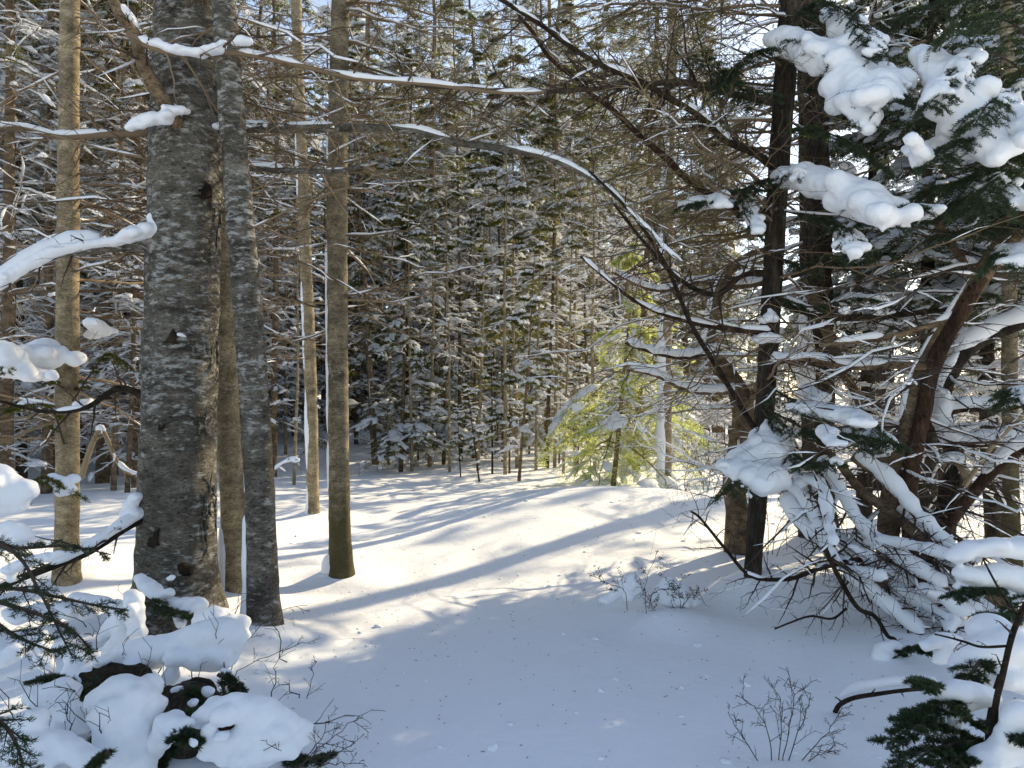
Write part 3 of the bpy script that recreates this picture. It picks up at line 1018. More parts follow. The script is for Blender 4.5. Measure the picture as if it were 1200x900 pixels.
# ------------------------------------------------------------------ the shaded conifers by the clearing
S1, q1, s1_ = near_tree("fir_tree", [(881, 702, 20, 6.3), (884, 640, 20, 6.3), (890, 560, 21, 6.3), (898, 450, 22, 6.3), (905, 330, 23, 6.3), (914, 180, 24, 6.3), (925, 20, 25, 6.3), (933, -110, 25, 6.3)], BARK_DARK,
                        "slim dark fir hung with snow pillows, its foot standing clear in open snow", n=90, sides=26)
strips(S1, q1, s1_, [(225, 0.5, 0.28, 0.42, 0.02, 0.6)])
pads(S1, [(888, 398, 8), (898, 396, 10), (910, 397, 9)], 6.15, 0.5, "snow_plate")
pads(S1, [(895, 375, 7), (903, 370, 8), (908, 374, 7), (902, 362, 4)], 6.15, 0.6, "snow_plate")
B = laden_bough
B(S1, [(915, 90), (935, 50), (975, 60), (1005, 95), (1018, 150)], [6.1, 5.2], 46, [(905, 46, 12), (925, 46, 16), (945, 58, 20), (970, 66, 21), (990, 80, 22), (1005, 105, 22), (1012, 130, 18), (1016, 152, 9)], k=30)
B(S1, [(915, 40), (960, 5), (1000, 20), (1030, 60)], [6.1, 5.4], 40, [(975, 18, 14), (990, 28, 15), (1010, 42, 14), (1025, 50, 12), (1020, 62, 8)], k=24)
B(S1, [(940, 120), (990, 80), (1035, 90), (1050, 120)], [6.0, 5.1], 44, [(1000, 85, 16), (1022, 90, 20), (1035, 102, 22), (1028, 112, 16)], k=24)
B(S1, [(905, 230), (930, 200), (980, 215), (1020, 240), (1045, 262)], [6.1, 5.0], 48, [(915, 205, 12), (935, 208, 17), (955, 212, 20), (978, 218, 22), (1000, 228, 24), (1020, 240, 24), (1035, 253, 18)], k=30)
B(S1, [(930, 250), (965, 255), (1000, 275), (1005, 305)], [5.9, 5.0], 34, [(985, 270, 10), (1000, 280, 13), (1003, 296, 10)], k=20)
B(S1, [(910, 210), (885, 215), (870, 240), (888, 278)], [6.1, 5.6], 22, [(870, 232, 8), (876, 245, 9), (882, 258, 9), (886, 270, 8)], k=14)
B(S1, [(905, 225), (870, 222), (830, 235), (800, 242)], [6.1, 5.7], 26, [(800, 240, 8), (815, 238, 10), (832, 237, 10), (848, 228, 8), (842, 240, 7)], k=18)
B(S1, [(893, 480), (905, 500), (895, 530), (870, 560), (850, 580)], [6.1, 5.3], 40, [(905, 500, 9), (898, 515, 15), (890, 530, 22), (895, 545, 26), (875, 545, 20), (860, 550, 14), (905, 560, 20), (895, 568, 16), (850, 545, 7)], k=22)
B(S1, [(898, 450), (930, 470), (970, 478), (1010, 492), (1040, 520)], [6.1, 5.0], 46, [(945, 455, 9), (958, 468, 11), (940, 478, 10), (965, 482, 12), (985, 485, 13), (1005, 490, 12), (1015, 496, 8)], k=26)
B(S1, [(900, 480), (950, 505), (1000, 510), (1045, 520)], [6.0, 5.0], 44, [(995, 510, 12), (1012, 512, 15), (1030, 516, 16), (1042, 522, 11), (965, 505, 10), (975, 520, 9)], k=26)
B(S1, [(900, 500), (940, 540), (985, 540)], [6.0, 5.2], 36, [(935, 575, 12), (940, 565, 9), (978, 540, 8)], k=20)
B(S1, [(905, 345), (950, 360), (1000, 350), (1040, 355)], [6.2, 5.8], 26, [(985, 355, 8), (998, 350, 10), (1015, 352, 9), (1035, 352, 8), (990, 364, 7)], k=16)
for ch_, dd in (([(915, 160), (950, 150), (1000, 170), (1040, 200)], [6.1, 5.6]), ([(915, 120), (880, 110), (850, 90), (820, 60)], [6.1, 5.8]), ([(920, 60), (890, 60), (860, 80), (840, 110)], [6.1, 5.7]),
                ([(925, 20), (960, 30), (1000, 60), (1050, 110)], [6.3, 6.8]), ([(905, 300), (940, 310), (975, 300), (1000, 310)], [6.2, 6.0]), ([(890, 540), (930, 570), (960, 600)], [6.2, 5.6])):
    B(S1, ch_, dd, 40, None, k=24)
dead_crown(S1, q1, s1_, 34, 1.7, 4.6, 1.7, (TWIG, NEED_D), cover=0.42, r0=0.004, k=(10, 4))
br = lambda *a, **k: branch(S1, *a, **k)
br([(905, 195), (880, 178), (850, 163), (825, 140), (793, 118), (750, 97), (700, 73), (633, 30), (585, -5)], [6.2, 5.4], 10, 5, (WOOD_DARK, TWIGD), 44, (0.12, 0.34), 7, 0.014, 0.45, gnarl=0.02)
br([(900, 250), (870, 250), (835, 230), (797, 203), (760, 167), (720, 133), (690, 108), (640, 60), (610, 20)], [6.2, 5.8], 11, 4, (BARK_RED, TWIG), 40, (0.12, 0.34), 7, 0.012, 0.45, gnarl=0.03)
br([(905, 120), (850, 108), (800, 95), (745, 100), (680, 107), (600, 108), (500, 100), (400, 87)], [6.2, 5.6], 9, 3, (TWIGD, TWIGD), 50, (0.08, 0.24), 7, 0.008, 0.3, gnarl=0.02)
br([(900, 320), (870, 322), (840, 345), (800, 330), (760, 290), (720, 240)], [6.2, 5.6], 9, 3, (WOOD_DARK, TWIGD), 30, (0.15, 0.4), 7, 0.008, 0.3)
br([(895, 520), (840, 430), (810, 380), (780, 310), (740, 250), (690, 200)], [6.1, 5.5], 7, 3, (WOOD_DARK, TWIGD), 16, (0.12, 0.3), 5, 0.007, 0.2)
br([(905, 390), (850, 385), (790, 372), (740, 350), (680, 300)], [6.2, 5.9], 8, 3, (BARK_RED, TWIG), 20, (0.12, 0.3), 5, 0.012, 0.6)
br([(907, 350), (960, 370), (1010, 372), (1060, 368), (1110, 362)], [6.2, 6.0], 10, 6, (WOOD_DARK, TWIGD), 16, (0.1, 0.25), 5, 0.014, 0.4)
br([(903, 420), (950, 425), (1010, 427), (1070, 427)], [6.2, 6.3], 8, 5, (BARK_BROWN, TWIGD), 14, (0.12, 0.3), 4, 0.012, 0.6)

dead_crown(S1, q1, s1_, 30, 2.7, 5.2, 2.5, (TWIG, NEED), cover=0.3, snow=0.006, k=(14, 6), azr=(2.2, 4.1), up=0.12, droop=(0.1, 0.5), need=4)
dead_crown(T6, p6, r6_, 16, 3.6, 5.2, 2.2, (TWIG, NEED), cover=0.3, snow=0.006, k=(12, 5), azr=(-0.9, 0.9), up=0.05, droop=(0.1, 0.4), need=3)
S2, q2, s2_ = near_tree("spruce_tree", [(960, 612, 36, 8.6), (959, 520, 36, 8.6), (958, 420, 36, 8.6), (956, 300, 35, 8.6), (953, 120, 34, 8.6), (950, -80, 33, 8.6)], BARK_DARK,
                        "thick nearly black spruce trunk with scaly bark behind the snow-pillowed slim fir", n=80, sides=30, lump=0.07)
strips(S2, q2, s2_, [(200, 0.6, 0.25, 0.62, 0.06, 0.55)])
branch(S2, [(938, 330), (955, 352), (968, 385), (980, 415), (990, 440), (1005, 465), (1010, 490)], [8.3, 7.8], 16, 9, (BARK_BROWN, TWIG), 10, (0.2, 0.5), 4, 0.03, 0.75)
branch(S2, [(935, 320), (900, 330), (860, 335), (820, 330), (770, 340), (720, 320)], [8.4, 8.0], 10, 4, (BARK_BROWN, TWIG), 18, (0.15, 0.35), 5, 0.018, 0.7)
dead_crown(S2, q2, s2_, 36, 1.8, 6.2, 2.2, (TWIG, NEED), cover=0.55)

dead_crown(S2, q2, s2_, 30, 3.2, 6.4, 3.2, (TWIG, NEED), cover=0.4, snow=0.009, k=(14, 5), azr=(2.3, 4.1), up=0.1, droop=(0.1, 0.5), need=4)
dead_crown(T7, p7, r7_, 26, 4.5, 8.5, 2.4, (TWIGL, NEED_M), cover=0.4, snow=0.01, k=(12, 5), up=0.1, need=4)
S3, q3, s3_ = near_tree("spruce_tree", [(866, 608, 24, 8.0), (860, 560, 25, 8.0), (871, 500, 26, 8.0), (866, 462, 25, 8.0), (848, 432, 20, 8.0), (832, 412, 14, 7.9), (834, 380, 12, 7.8), (842, 343, 13, 7.7), (855, 317, 12, 7.6), (878, 300, 9, 7.5), (905, 290, 7, 7.4)], BARK_BROWN,
                        "stunted crooked spruce whose stem bends into an S beside the slim dark fir", n=80, sides=22, lump=0.07)
branch(S3, [(836, 408), (828, 414), (800, 418), (767, 413), (733, 401)], [7.9, 7.5], 9, 5, (BARK_RED, TWIG), 10, (0.15, 0.35), 4, 0.03, 0.95)
branch(S3, [(862, 458), (830, 460), (800, 455), (770, 440), (738, 433)], [7.9, 7.4], 8, 5, (BARK_BROWN, TWIG), 12, (0.15, 0.35), 4, 0.026, 0.95)
branch(S3, [(866, 500), (880, 470), (895, 440), (930, 420), (990, 425)], [8.0, 7.6], 9, 4, (BARK_BROWN, TWIG), 12, (0.15, 0.4), 4, 0.02, 0.7)
strips(S3, q3, s3_, [(170, 0.8, 0.45, 0.95, 0.03, 0.8)])
dead_crown(S3, q3, s3_, 28, 0.5, 2.2, 1.5, (TWIG, NEED), cover=0.6)

S4, q4, s4_ = near_tree("twisted_tree", [(1040, 640, 22, 5.9), (1043, 583, 21, 5.9), (1050, 553, 20, 5.9), (1067, 487, 20, 5.9), (1077, 443, 20, 5.9), (1100, 397, 21, 5.85), (1133, 350, 22, 5.8), (1163, 305, 23, 5.75), (1195, 260, 28, 5.7), (1230, 190, 26, 5.7), (1250, 80, 22, 5.7)], BARK_BROWN,
                        "twisted leaning tree with two stems, one shaggy grey-brown, one smooth red-brown", n=90, sides=26, lump=0.09)
mb, qq, rr_ = trunk_mesh([(1070, 640, 20, 5.8), (1065, 583, 19, 5.8), (1070, 540, 19, 5.8), (1083, 480, 18, 5.8), (1094, 427, 18, 5.8), (1115, 385, 18, 5.78), (1150, 325, 17, 5.75)], n=60, sides=22, lump=0.09)
st_o = part("stem", mb, [BARK_RED], S4)
st_o["label"] = "smooth red-brown second stem"
strips(S4, q4, s4_, [(175, 0.5, 0.25, 0.72, 0.03, 0.6)])
branch(S4, [(1120, 372), (1080, 385), (1040, 395), (1000, 400), (960, 405)], [5.8, 5.9], 9, 5, (BARK_BROWN, TWIGD), 16, (0.12, 0.3), 5, 0.016, 0.65)
branch(S4, [(1150, 320), (1125, 300), (1110, 280), (1095, 250), (1085, 220)], [5.8, 6.2], 11, 7, (BARK_BROWN, TWIGD), 12, (0.2, 0.5), 5, 0.014, 0.5)
branch(S4, [(1085, 430), (1040, 428), (1000, 430), (950, 420), (900, 425)], [5.8, 6.1], 10, 5, (BARK_BROWN, TWIGD), 16, (0.12, 0.3), 5, 0.016, 0.6)
dead_crown(S4, q4, s4_, 64, 0.7, 3.6, 1.7, (TWIGD, NEED_D), cover=0.5)
pc = [
    ([(1245, 120), (1160, 60), (1110, 90), (1085, 130)], [5.6, 4.9], [(1078, 62, 12), (1092, 72, 18), (1105, 88, 22), (1118, 105, 24), (1128, 122, 24), (1140, 138, 26), (1152, 155, 26), (1160, 172, 22), (1165, 185, 14)]),
    ([(1240, 160), (1190, 110), (1160, 120), (1140, 150)], [5.5, 4.8], [(1145, 105, 10), (1165, 115, 14), (1182, 128, 16), (1200, 142, 18), (1215, 160, 18)]),
    ([(1235, 190), (1170, 165), (1120, 165), (1095, 190)], [5.4, 4.8], [(1105, 165, 12), (1122, 168, 17), (1138, 174, 16), (1075, 172, 10), (1080, 185, 11), (1070, 160, 8)]),
    ([(1230, 240), (1190, 200), (1160, 220), (1170, 245)], [5.4, 4.9], [(1160, 212, 12), (1172, 225, 14), (1190, 236, 13), (1210, 238, 12)]),
    ([(1220, 320), (1205, 290), (1180, 295), (1172, 310)], [5.4, 5.0], [(1180, 296, 13), (1195, 298, 16), (1212, 302, 16), (1188, 306, 10)]),
    ([(1220, 210), (1130, 240), (1090, 245), (1060, 240)], [5.5, 5.0], [(1068, 245, 9), (1082, 248, 12), (1098, 246, 9)]),
    ([(1240, 90), (1190, 30), (1140, 20), (1110, 40)], [5.6, 5.2], [(1195, 100, 10), (1135, 85, 9)]),
    ([(1210, 480), (1200, 455), (1190, 470)], [5.2, 4.8], [(1192, 468, 9), (1205, 466, 14), (1218, 470, 14)]),
]
for ch_, dd, sn_ in pc:
    B(S4, ch_, dd, 52, sn_, k=30)
for ch_, dd in (([(1240, 150), (1180, 180), (1130, 210), (1090, 220)], [5.6, 5.4]), ([(1240, 220), (1190, 260), (1140, 270), (1100, 275)], [5.6, 5.3]), ([(1245, 60), (1180, 90), (1120, 130), (1080, 140)], [5.7, 5.9]),
                ([(1230, 250), (1180, 250), (1140, 235), (1110, 240)], [5.8, 6.0]), ([(1250, 20), (1180, 0), (1100, 5), (1050, 20)], [5.9, 5.8])):
    B(S4, ch_, dd, 55, None, k=34)

S5, q5, s5_ = near_tree("fir_tree", [(1185, 640, 18, 6.6), (1184, 520, 17, 6.6), (1183, 430, 17, 6.6), (1183, 340, 16, 6.6), (1182, 200, 15, 6.6), (1180, 0, 14, 6.6)], BARK_MOSS,
                        "slim greenish trunk beyond the twisted tree, crossed by its snowy arching limb")
dead_crown(S5, q5, s5_, 26, 0.6, 4.2, 1.3, (TWIGD, NEED_D), cover=0.5)
S6, q6, s6_ = near_tree("crooked_tree", [(1100, 660, 26, 6.2), (1110, 590, 24, 6.2), (1120, 545, 22, 6.2), (1108, 500, 20, 6.2), (1103, 465, 19, 6.2), (1113, 438, 18, 6.2), (1133, 410, 17, 6.15), (1167, 390, 16, 6.1), (1205, 375, 15, 6.0), (1240, 350, 13, 6.0)], BARK_DARK,
                        "low arching tree limb bowed over under a white ridge of snow", n=70, sides=22, lump=0.08)
strips(S6, q6, s6_, [(190, 0.9, 0.3, 0.75, 0.05, 0.95)])
branch(S6, [(1110, 482), (1130, 478), (1160, 478), (1183, 477), (1210, 470)], [6.1, 5.8], 11, 8, (BARK_RED, TWIGD), 8, (0.2, 0.4), 4, 0.035, 1.0)
branch(S6, [(1112, 515), (1125, 520), (1160, 518), (1200, 516), (1240, 515)], [6.1, 5.8], 11, 9, (BARK_RED, TWIGD), 8, (0.2, 0.4), 4, 0.04, 1.0)
branch(S6, [(1100, 630), (1130, 590), (1160, 555), (1190, 530), (1215, 520)], [6.1, 5.6], 15, 12, (BARK_RED, TWIGD), 8, (0.2, 0.4), 4, 0.035, 0.9)
branch(S6, [(1140, 580), (1125, 545), (1112, 540), (1105, 545)], 6.0, 9, 7, (TWIGL, TWIGD), 3, (0.2, 0.4), 3, 0.03, 0.9)
branch(S6, [(1130, 570), (1165, 520), (1195, 490), (1215, 470)], 5.7, 6, 5, (TWIGL, TWIGD), 5, (0.2, 0.4), 4, 0.006, 0.3)
pads(S6, [(1110, 468, 8), (1104, 485, 9), (1106, 500, 10), (1112, 512, 9), (1104, 460, 7)], 6.05, 0.9)
snow_tops = MB()
snow_on(snow_tops, q6[None], s6_[None], 0.045, 1.0, 12, freq=2)
part("snow", snow_tops, [SNOWP], S6, "stuff")
dead_crown(S6, q6, s6_, 20, 0.5, 2.0, 1.2, (TWIGD, NEED_D), cover=0.55)

# ------------------------------------------------------------------ snow-bowed branches sweeping down to the snow in front of the twisted tree
W1, t_, _r = near_tree("fallen_tree", [(985, 545, 10, 5.7), (1010, 575, 11, 5.6), (1050, 605, 13, 5.45), (1090, 640, 14, 5.3), (1130, 675, 15, 5.1), (1180, 710, 16, 4.9)], BARK_BROWN,
                        "fallen tree top of long bare limbs bowed to the ground under ridges of snow", root=False, n=50, sides=14)
sw = [([(1000, 535), (1040, 565), (1075, 605), (1110, 640), (1140, 660)], 12), ([(960, 540), (985, 580), (1015, 625), (1060, 660), (1110, 690)], 11), ([(925, 570), (950, 600), (965, 640), (1000, 670), (1040, 680)], 9),
      ([(918, 585), (935, 612), (962, 640), (992, 668), (1017, 693), (1052, 722), (1082, 745)], 12), ([(1005, 610), (1040, 640), (1080, 670), (1120, 690), (1150, 720)], 10), ([(930, 560), (962, 572), (970, 610), (978, 640)], 6),
      ([(950, 610), (1000, 650), (1050, 690), (1090, 715), (1120, 740)], 9), ([(985, 660), (1010, 640), (1060, 640), (1120, 655)], 7), ([(1055, 600), (1085, 640), (1125, 668), (1160, 690)], 10), ([(1105, 660), (1112, 690), (1118, 720), (1112, 740)], 5)]
for i, (ch_, w_) in enumerate(sw):
    branch(W1, ch_, [5.7, 5.0 - 0.03 * i], w_, w_ * 0.6, (BARK_BROWN, TWIGD), 16, (0.15, 0.4), 5, 0.036, 0.95, droop=0.15)
br = lambda *a, **k: branch(W1, *a, **k)
br([(1015, 655), (975, 662), (950, 670), (920, 680), (880, 672), (850, 640), (830, 615), (812, 600)], [5.3, 5.0], 7, 2.5, (WOOD_DARK, TWIGD), 20, (0.12, 0.3), 5, 0.006, 0.3, gnarl=0.03)
br([(965, 640), (985, 680), (1005, 712), (1025, 722), (1040, 745), (1050, 752), (1050, 785)], [5.1, 4.75], 6, 4, (WOOD_DARK, TWIGD), 10, (0.12, 0.35), 4, 0.005, 0.2)
br([(992, 713), (975, 725), (950, 722), (925, 730), (908, 737)], [4.85, 4.7], 3, 2, (WOOD_DARK, TWIGD), 4, (0.15, 0.35), 3, 0, 0.0)
mb = MB()
a0 = np.array([P(x, y, d) for x, y, d in zip(rng.uniform(950, 1140, 46), rng.uniform(620, 720, 46), rng.uniform(4.9, 5.6, 46))])
dr = unit(np.column_stack([rng.normal(0.1, 0.8, 46), rng.normal(-0.2, 0.5, 46), rng.normal(0.1, 0.5, 46)]))
s_ = np.linspace(0, 1, 7)
pp = a0[:, None] + dr[:, None] * s_[None, :, None] * rng.uniform(0.2, 0.55, 46)[:, None, None] + 0.03 * rng.normal(size=(46, 7, 3))
rr = np.full((46, 7), 0.003) * (1 - 0.6 * s_)
tubes(mb, pp, rr, 4)
k1, r1 = kids(pp, rr, 6, 0.2, 0.5, 0.8, 0.1, 5, 0.1, 0.4, 0.7)
tubes(mb, k1, r1, 3)
part("twig", mb, [TWIGD], W1)
pads(W1, [(1055, 690, 10), (1075, 705, 12), (1095, 720, 14), (1115, 728, 16), (1085, 690, 12), (1110, 700, 14), (1130, 715, 14)], [5.2, 4.9], 0.5)
pads(W1, [(1000, 640, 8), (1020, 655, 10), (1042, 668, 11), (1065, 680, 11), (1030, 640, 9), (1060, 655, 11), (1085, 665, 11)], [5.3, 5.2], 0.5)

# ------------------------------------------------------------------ small buried fir in the near corner
F1 = thing("small_fir", P(1165, 905, 3.1), "small fir almost buried under fat snow pillows, green needles poking out below", "fir")
mb, qq, rr_ = trunk_mesh([(1168, 960, 22, 3.1), (1165, 890, 19, 3.1), (1163, 850, 14, 3.1), (1166, 815, 8, 3.12), (1170, 790, 2, 3.15)], n=30, sides=14)
part("trunk", mb, [BARK_DARK], F1)
for sn_, dd, sq in (([(1120, 652, 14), (1140, 642, 17), (1160, 642, 18), (1180, 642, 20), (1205, 645, 22), (1130, 672, 16), (1150, 678, 18), (1172, 672, 22), (1195, 680, 24), (1122, 688, 8), (1145, 696, 9), (1215, 690, 24)], 4.2, 0.6),
                    ([(1140, 768, 22), (1160, 760, 28), (1185, 755, 34), (1212, 765, 36), (1128, 780, 16), (1150, 790, 22), (1180, 790, 28), (1205, 800, 26)], 3.3, 0.62),
                    ([(1105, 812, 13), (1122, 808, 16), (1142, 812, 16), (1160, 816, 13), (1120, 828, 12), (1118, 845, 9), (1116, 860, 7), (1122, 872, 6)], 3.0, 0.8),
                    ([(1140, 895, 16), (1155, 885, 18), (1170, 890, 18), (1182, 842, 13), (1195, 832, 14), (1210, 840, 18), (1190, 880, 18), (1212, 890, 20)], 2.8, 0.7),
                    ([(1085, 760, 7), (1095, 752, 10), (1108, 748, 12), (1120, 752, 12), (1098, 775, 8), (1112, 770, 10)], 3.7, 0.6)):
    pads(F1, sn_, dd, sq, rough=0.09)
for ch_, dd, wd in (([(1165, 880), (1120, 855), (1075, 850), (1040, 872)], [3.1, 2.75], 40), ([(1165, 870), (1130, 870), (1090, 880), (1060, 905)], [3.1, 2.6], 40), ([(1160, 860), (1120, 835), (1085, 835), (1060, 845)], [3.1, 2.9], 34),
                    ([(1165, 880), (1140, 880), (1115, 895), (1100, 915)], [3.0, 2.6], 34), ([(1165, 850), (1190, 850), (1215, 870)], [3.0, 2.7], 40), ([(1165, 810), (1120, 810), (1090, 800), (1080, 805)], [3.2, 2.9], 30),
                    ([(1160, 760), (1130, 800), (1110, 830)], [3.3, 2.9], 34), ([(1180, 690), (1150, 690), (1120, 700)], [4.2, 4.1], 34), ([(1210, 690), (1190, 720), (1160, 720)], [4.2, 3.8], 34)):
    laden_bough(F1, ch_, dd, wd, None, NEED_D, k=20, dens=20, nl=0.02, nw=0.0026, droop=0.12, sub=5)
D1 = thing("bent_sapling", P(1166, 880, 2.9), "thin dark bare sapling stem rising out of the snow pillows of the small fir", "sapling")
branch(D1, [(1163, 880), (1166, 830), (1175, 790), (1186, 745), (1197, 720), (1215, 690)], 2.85, 8, 6, (WOOD_DARK, TWIGD), 4, (0.1, 0.25), 3, 0, 0, name="stem")
branch(D1, [(1181, 757), (1150, 758), (1130, 752), (1112, 747), (1095, 743)], [2.85, 3.0], 3.5, 2, (WOOD_DARK, TWIGD), 5, (0.1, 0.3), 3, 0, 0)
branch(D1, [(1192, 720), (1180, 705), (1165, 680), (1152, 655)], [2.85, 3.0], 3.5, 2, (WOOD_DARK, TWIGD), 4, (0.1, 0.3), 3, 0, 0)
K1 = thing("fallen_branch", P(978, 832, 4.0), "bent bare branch arching just off the snow with a smooth snow ridge on top", "branch")
o_, pth, rd = branch(K1, [(978, 836), (984, 826), (1000, 818), (1030, 813), (1060, 809), (1092, 807), (1120, 812)], [4.1, 3.6], 6, 4, (WOOD_DARK, TWIGD), 4, (0.05, 0.12), 2, 0.0, 0, name="stem")
pads(K1, [(988, 815, 5), (998, 809, 7), (1010, 804, 8), (1022, 802, 8), (1036, 800, 8), (1050, 798, 8), (1064, 797, 8), (1078, 796, 8), (1092, 798, 7)], [4.08, 3.7], 0.8, jitter=0.15)
K2 = thing("snowy_stump", P(1046, 790, 4.72), "little snow-capped stump with a thin dark stem beside it, out on the smooth snow", "stump")
mb = MB()
c_ = P(1040, 784, 4.75)
solid_tube(mb, np.array([c_ + UP * z_ for z_ in (-0.25, -0.02, 0.03, 0.05)]), np.array([0.085, 0.075, 0.06, 0.01]), 14, 0.15)
part("wood", mb, [WOOD_DARK], K2)
pads(K2, [(1028, 768, 9), (1036, 762, 12), (1046, 760, 12), (1056, 768, 10), (1040, 775, 13), (1030, 778, 8)], 4.72, 0.8)
laden_bough(K2, [(1048, 772), (1060, 762), (1075, 758), (1085, 765)], [4.7, 4.4], 14, None, NEED_D, k=12, dens=12)

# ------------------------------------------------------------------ bare shrubs standing in the snow
def shrub(label, stems, depth, k=8, lo=0.2, hi=0.5, r=0.0026, sub=4, name="bare_shrub", droop=0.0, leafy=0, ang=0.75):
    o = thing(name, P(stems[0][0][0], stems[0][0][1], depth), label, "shrub")
    for ch_ in stems:
        dd = depth + rng.uniform(-0.12, 0.12)
        path, d = px_path(ch_, [depth, dd], 12)
        path = path + 0.008 * rng.normal(size=path.shape) * np.linspace(0, 1, 12)[:, None]
        path[0, 2] -= 0.08
        rad = np.linspace(r, r * 0.5, 12)
        mb = MB()
        tubes(mb, path[None], rad[None], 5)
        k1, r1 = kids(path[None], rad[None], k, lo, hi, ang, droop, 6, 0.2, 0.4, 0.75, 0.4, 0.1, 0.0012)
        tubes(mb, k1, r1, 4)
        k2, r2 = kids(k1, r1, sub, 0.25, 0.55, ang, droop, 4, 0.2, 0.4, 0.8, 0.3, 0.1, 0.001)
        tubes(mb, k2, r2, 3)
        if leafy:
            a, b = segs(k2)
            needles(mb, a, b, leafy, 0.018, 0.007, 0, 0.0)
        part("stem", mb, [TWIGD], o)
    return o


shrub("bare shrub of fine dark twigs standing alone in the near smooth snow", [[(905, 900), (900, 860), (885, 830), (868, 815)], [(912, 900), (915, 850), (912, 820), (905, 800)], [(920, 902), (935, 860), (945, 830), (950, 810)], [(930, 902), (955, 875), (975, 850), (985, 830)], [(898, 905), (880, 880), (862, 850), (855, 838)], [(915, 900), (925, 850), (930, 815), (925, 795)], [(925, 905), (960, 885), (985, 872)]], 3.55, 9, lo=0.14, hi=0.34)
Q = shrub("low dark weed shrub between two snow-capped hummocks in the middle of the clearing", [[(795, 745), (797, 715), (796, 690), (788, 680)], [(795, 745), (775, 725), (762, 710), (757, 690)], [(758, 720), (756, 700), (760, 670), (772, 648)], [(735, 702), (730, 690), (715, 685), (692, 674)], [(797, 740), (815, 730), (835, 735), (850, 735)], [(797, 715), (812, 695), (822, 692)], [(760, 700), (775, 690), (790, 692), (800, 695)]], 5.75, 8, leafy=1, lo=0.15, hi=0.4)
for nm_, ch_ in (("snow_hummock", [(712, 704, 7), (718, 699, 8), (726, 692, 8), (735, 683, 9), (742, 678, 8), (748, 690, 8), (736, 698, 8)]), ("snow_hummock", [(775, 690, 9), (783, 682, 10), (790, 690, 11), (800, 695, 11), (770, 700, 9), (788, 705, 9), (812, 704, 9)])):
    h_ = pads(None, ch_, 5.9, 0.8, nm_)
    tag(h_, ["snow-capped hummock on the outer end of the low weed shrub", "broad snow-capped hummock behind the low weed shrub's main stem"][0 if ch_[0][0] < 750 else 1], "snow mound")
shrub("thin bare twigs rising past the snow-covered brush heap, by the foot of the leaning trunk", [[(268, 825), (272, 780), (300, 740), (330, 715), (362, 708)], [(270, 790), (300, 775), (340, 760), (370, 752)], [(355, 840), (362, 810), (368, 780), (372, 775)]], 4.4, 6, lo=0.1, hi=0.3)
shrub("bare dark twigs fanning out in front of the snow brush heap", [[(345, 905), (370, 880), (395, 860), (425, 838)], [(355, 905), (385, 895), (410, 893), (432, 897)], [(350, 905), (365, 880), (378, 862), (388, 835)], [(340, 900), (365, 890), (400, 880), (415, 868)]], 3.3, 7, lo=0.12, hi=0.35)
shrub("pale dry weed stalks at the bright crest near the half-white trunk", [[(792, 612), (790, 595), (788, 580)], [(794, 612), (797, 596), (803, 585)], [(790, 612), (784, 600), (776, 592)]], 10.3, 6)
shrub("bare thicket of thin twigs between the half-white trunk and the slim dark fir", [[(820, 600), (825, 570), (815, 540), (822, 510)], [(830, 600), (842, 560), (850, 530), (846, 500)], [(812, 600), (802, 570), (806, 540), (798, 520)], [(838, 605), (858, 575), (866, 545), (874, 520)], [(825, 600), (832, 560), (830, 520), (838, 490)]], 11.5, 14, r=0.006, lo=0.25, hi=0.6, sub=6)
shrub("bare twiggy shrub behind the slim dark fir's foot", [[(905, 640), (915, 610), (935, 590), (950, 580)], [(900, 640), (900, 610), (895, 590), (900, 575)], [(910, 642), (930, 625), (950, 618), (965, 612)]], 7.6, 10, r=0.004)

# ------------------------------------------------------------------ snow-buried brush heap at the foot of the thick grey trunk
BH = thing("brush_heap", P(200, 880, 3.7), "heap of fallen wood and fir boughs under thick rounded snow pillows", "brush heap")
for ch_, d_, m_ in (([(196, 700, 70), (200, 740, 74), (206, 790, 60)], 5.3, BARK_GREY), ([(232, 800, 50), (222, 840, 70), (212, 930, 90)], 3.75, BARK_DARK), ([(180, 850, 44), (215, 830, 50), (250, 800, 40)], 3.9, WOOD_DARK), ([(60, 830, 30), (110, 800, 34), (180, 790, 34)], 4.1, WOOD_DARK), ([(330, 890, 40), (290, 860, 44), (240, 850, 40)], 3.7, WOOD_DARK)):
    mb, a_, b__ = trunk_mesh([(x, y, w_, d_) for x, y, w_ in ch_], n=26, sides=20, lump=0.16, root=False)
    mb = MB()
    b__ = b__ * np.sqrt(np.clip(np.sin(np.linspace(0.0, np.pi, 26)), 0, 0.55) / 0.55)
    solid_tube(mb, a_, b__, 24, 0.2, 0, 9.0)
    part("log", mb, [m_], BH)
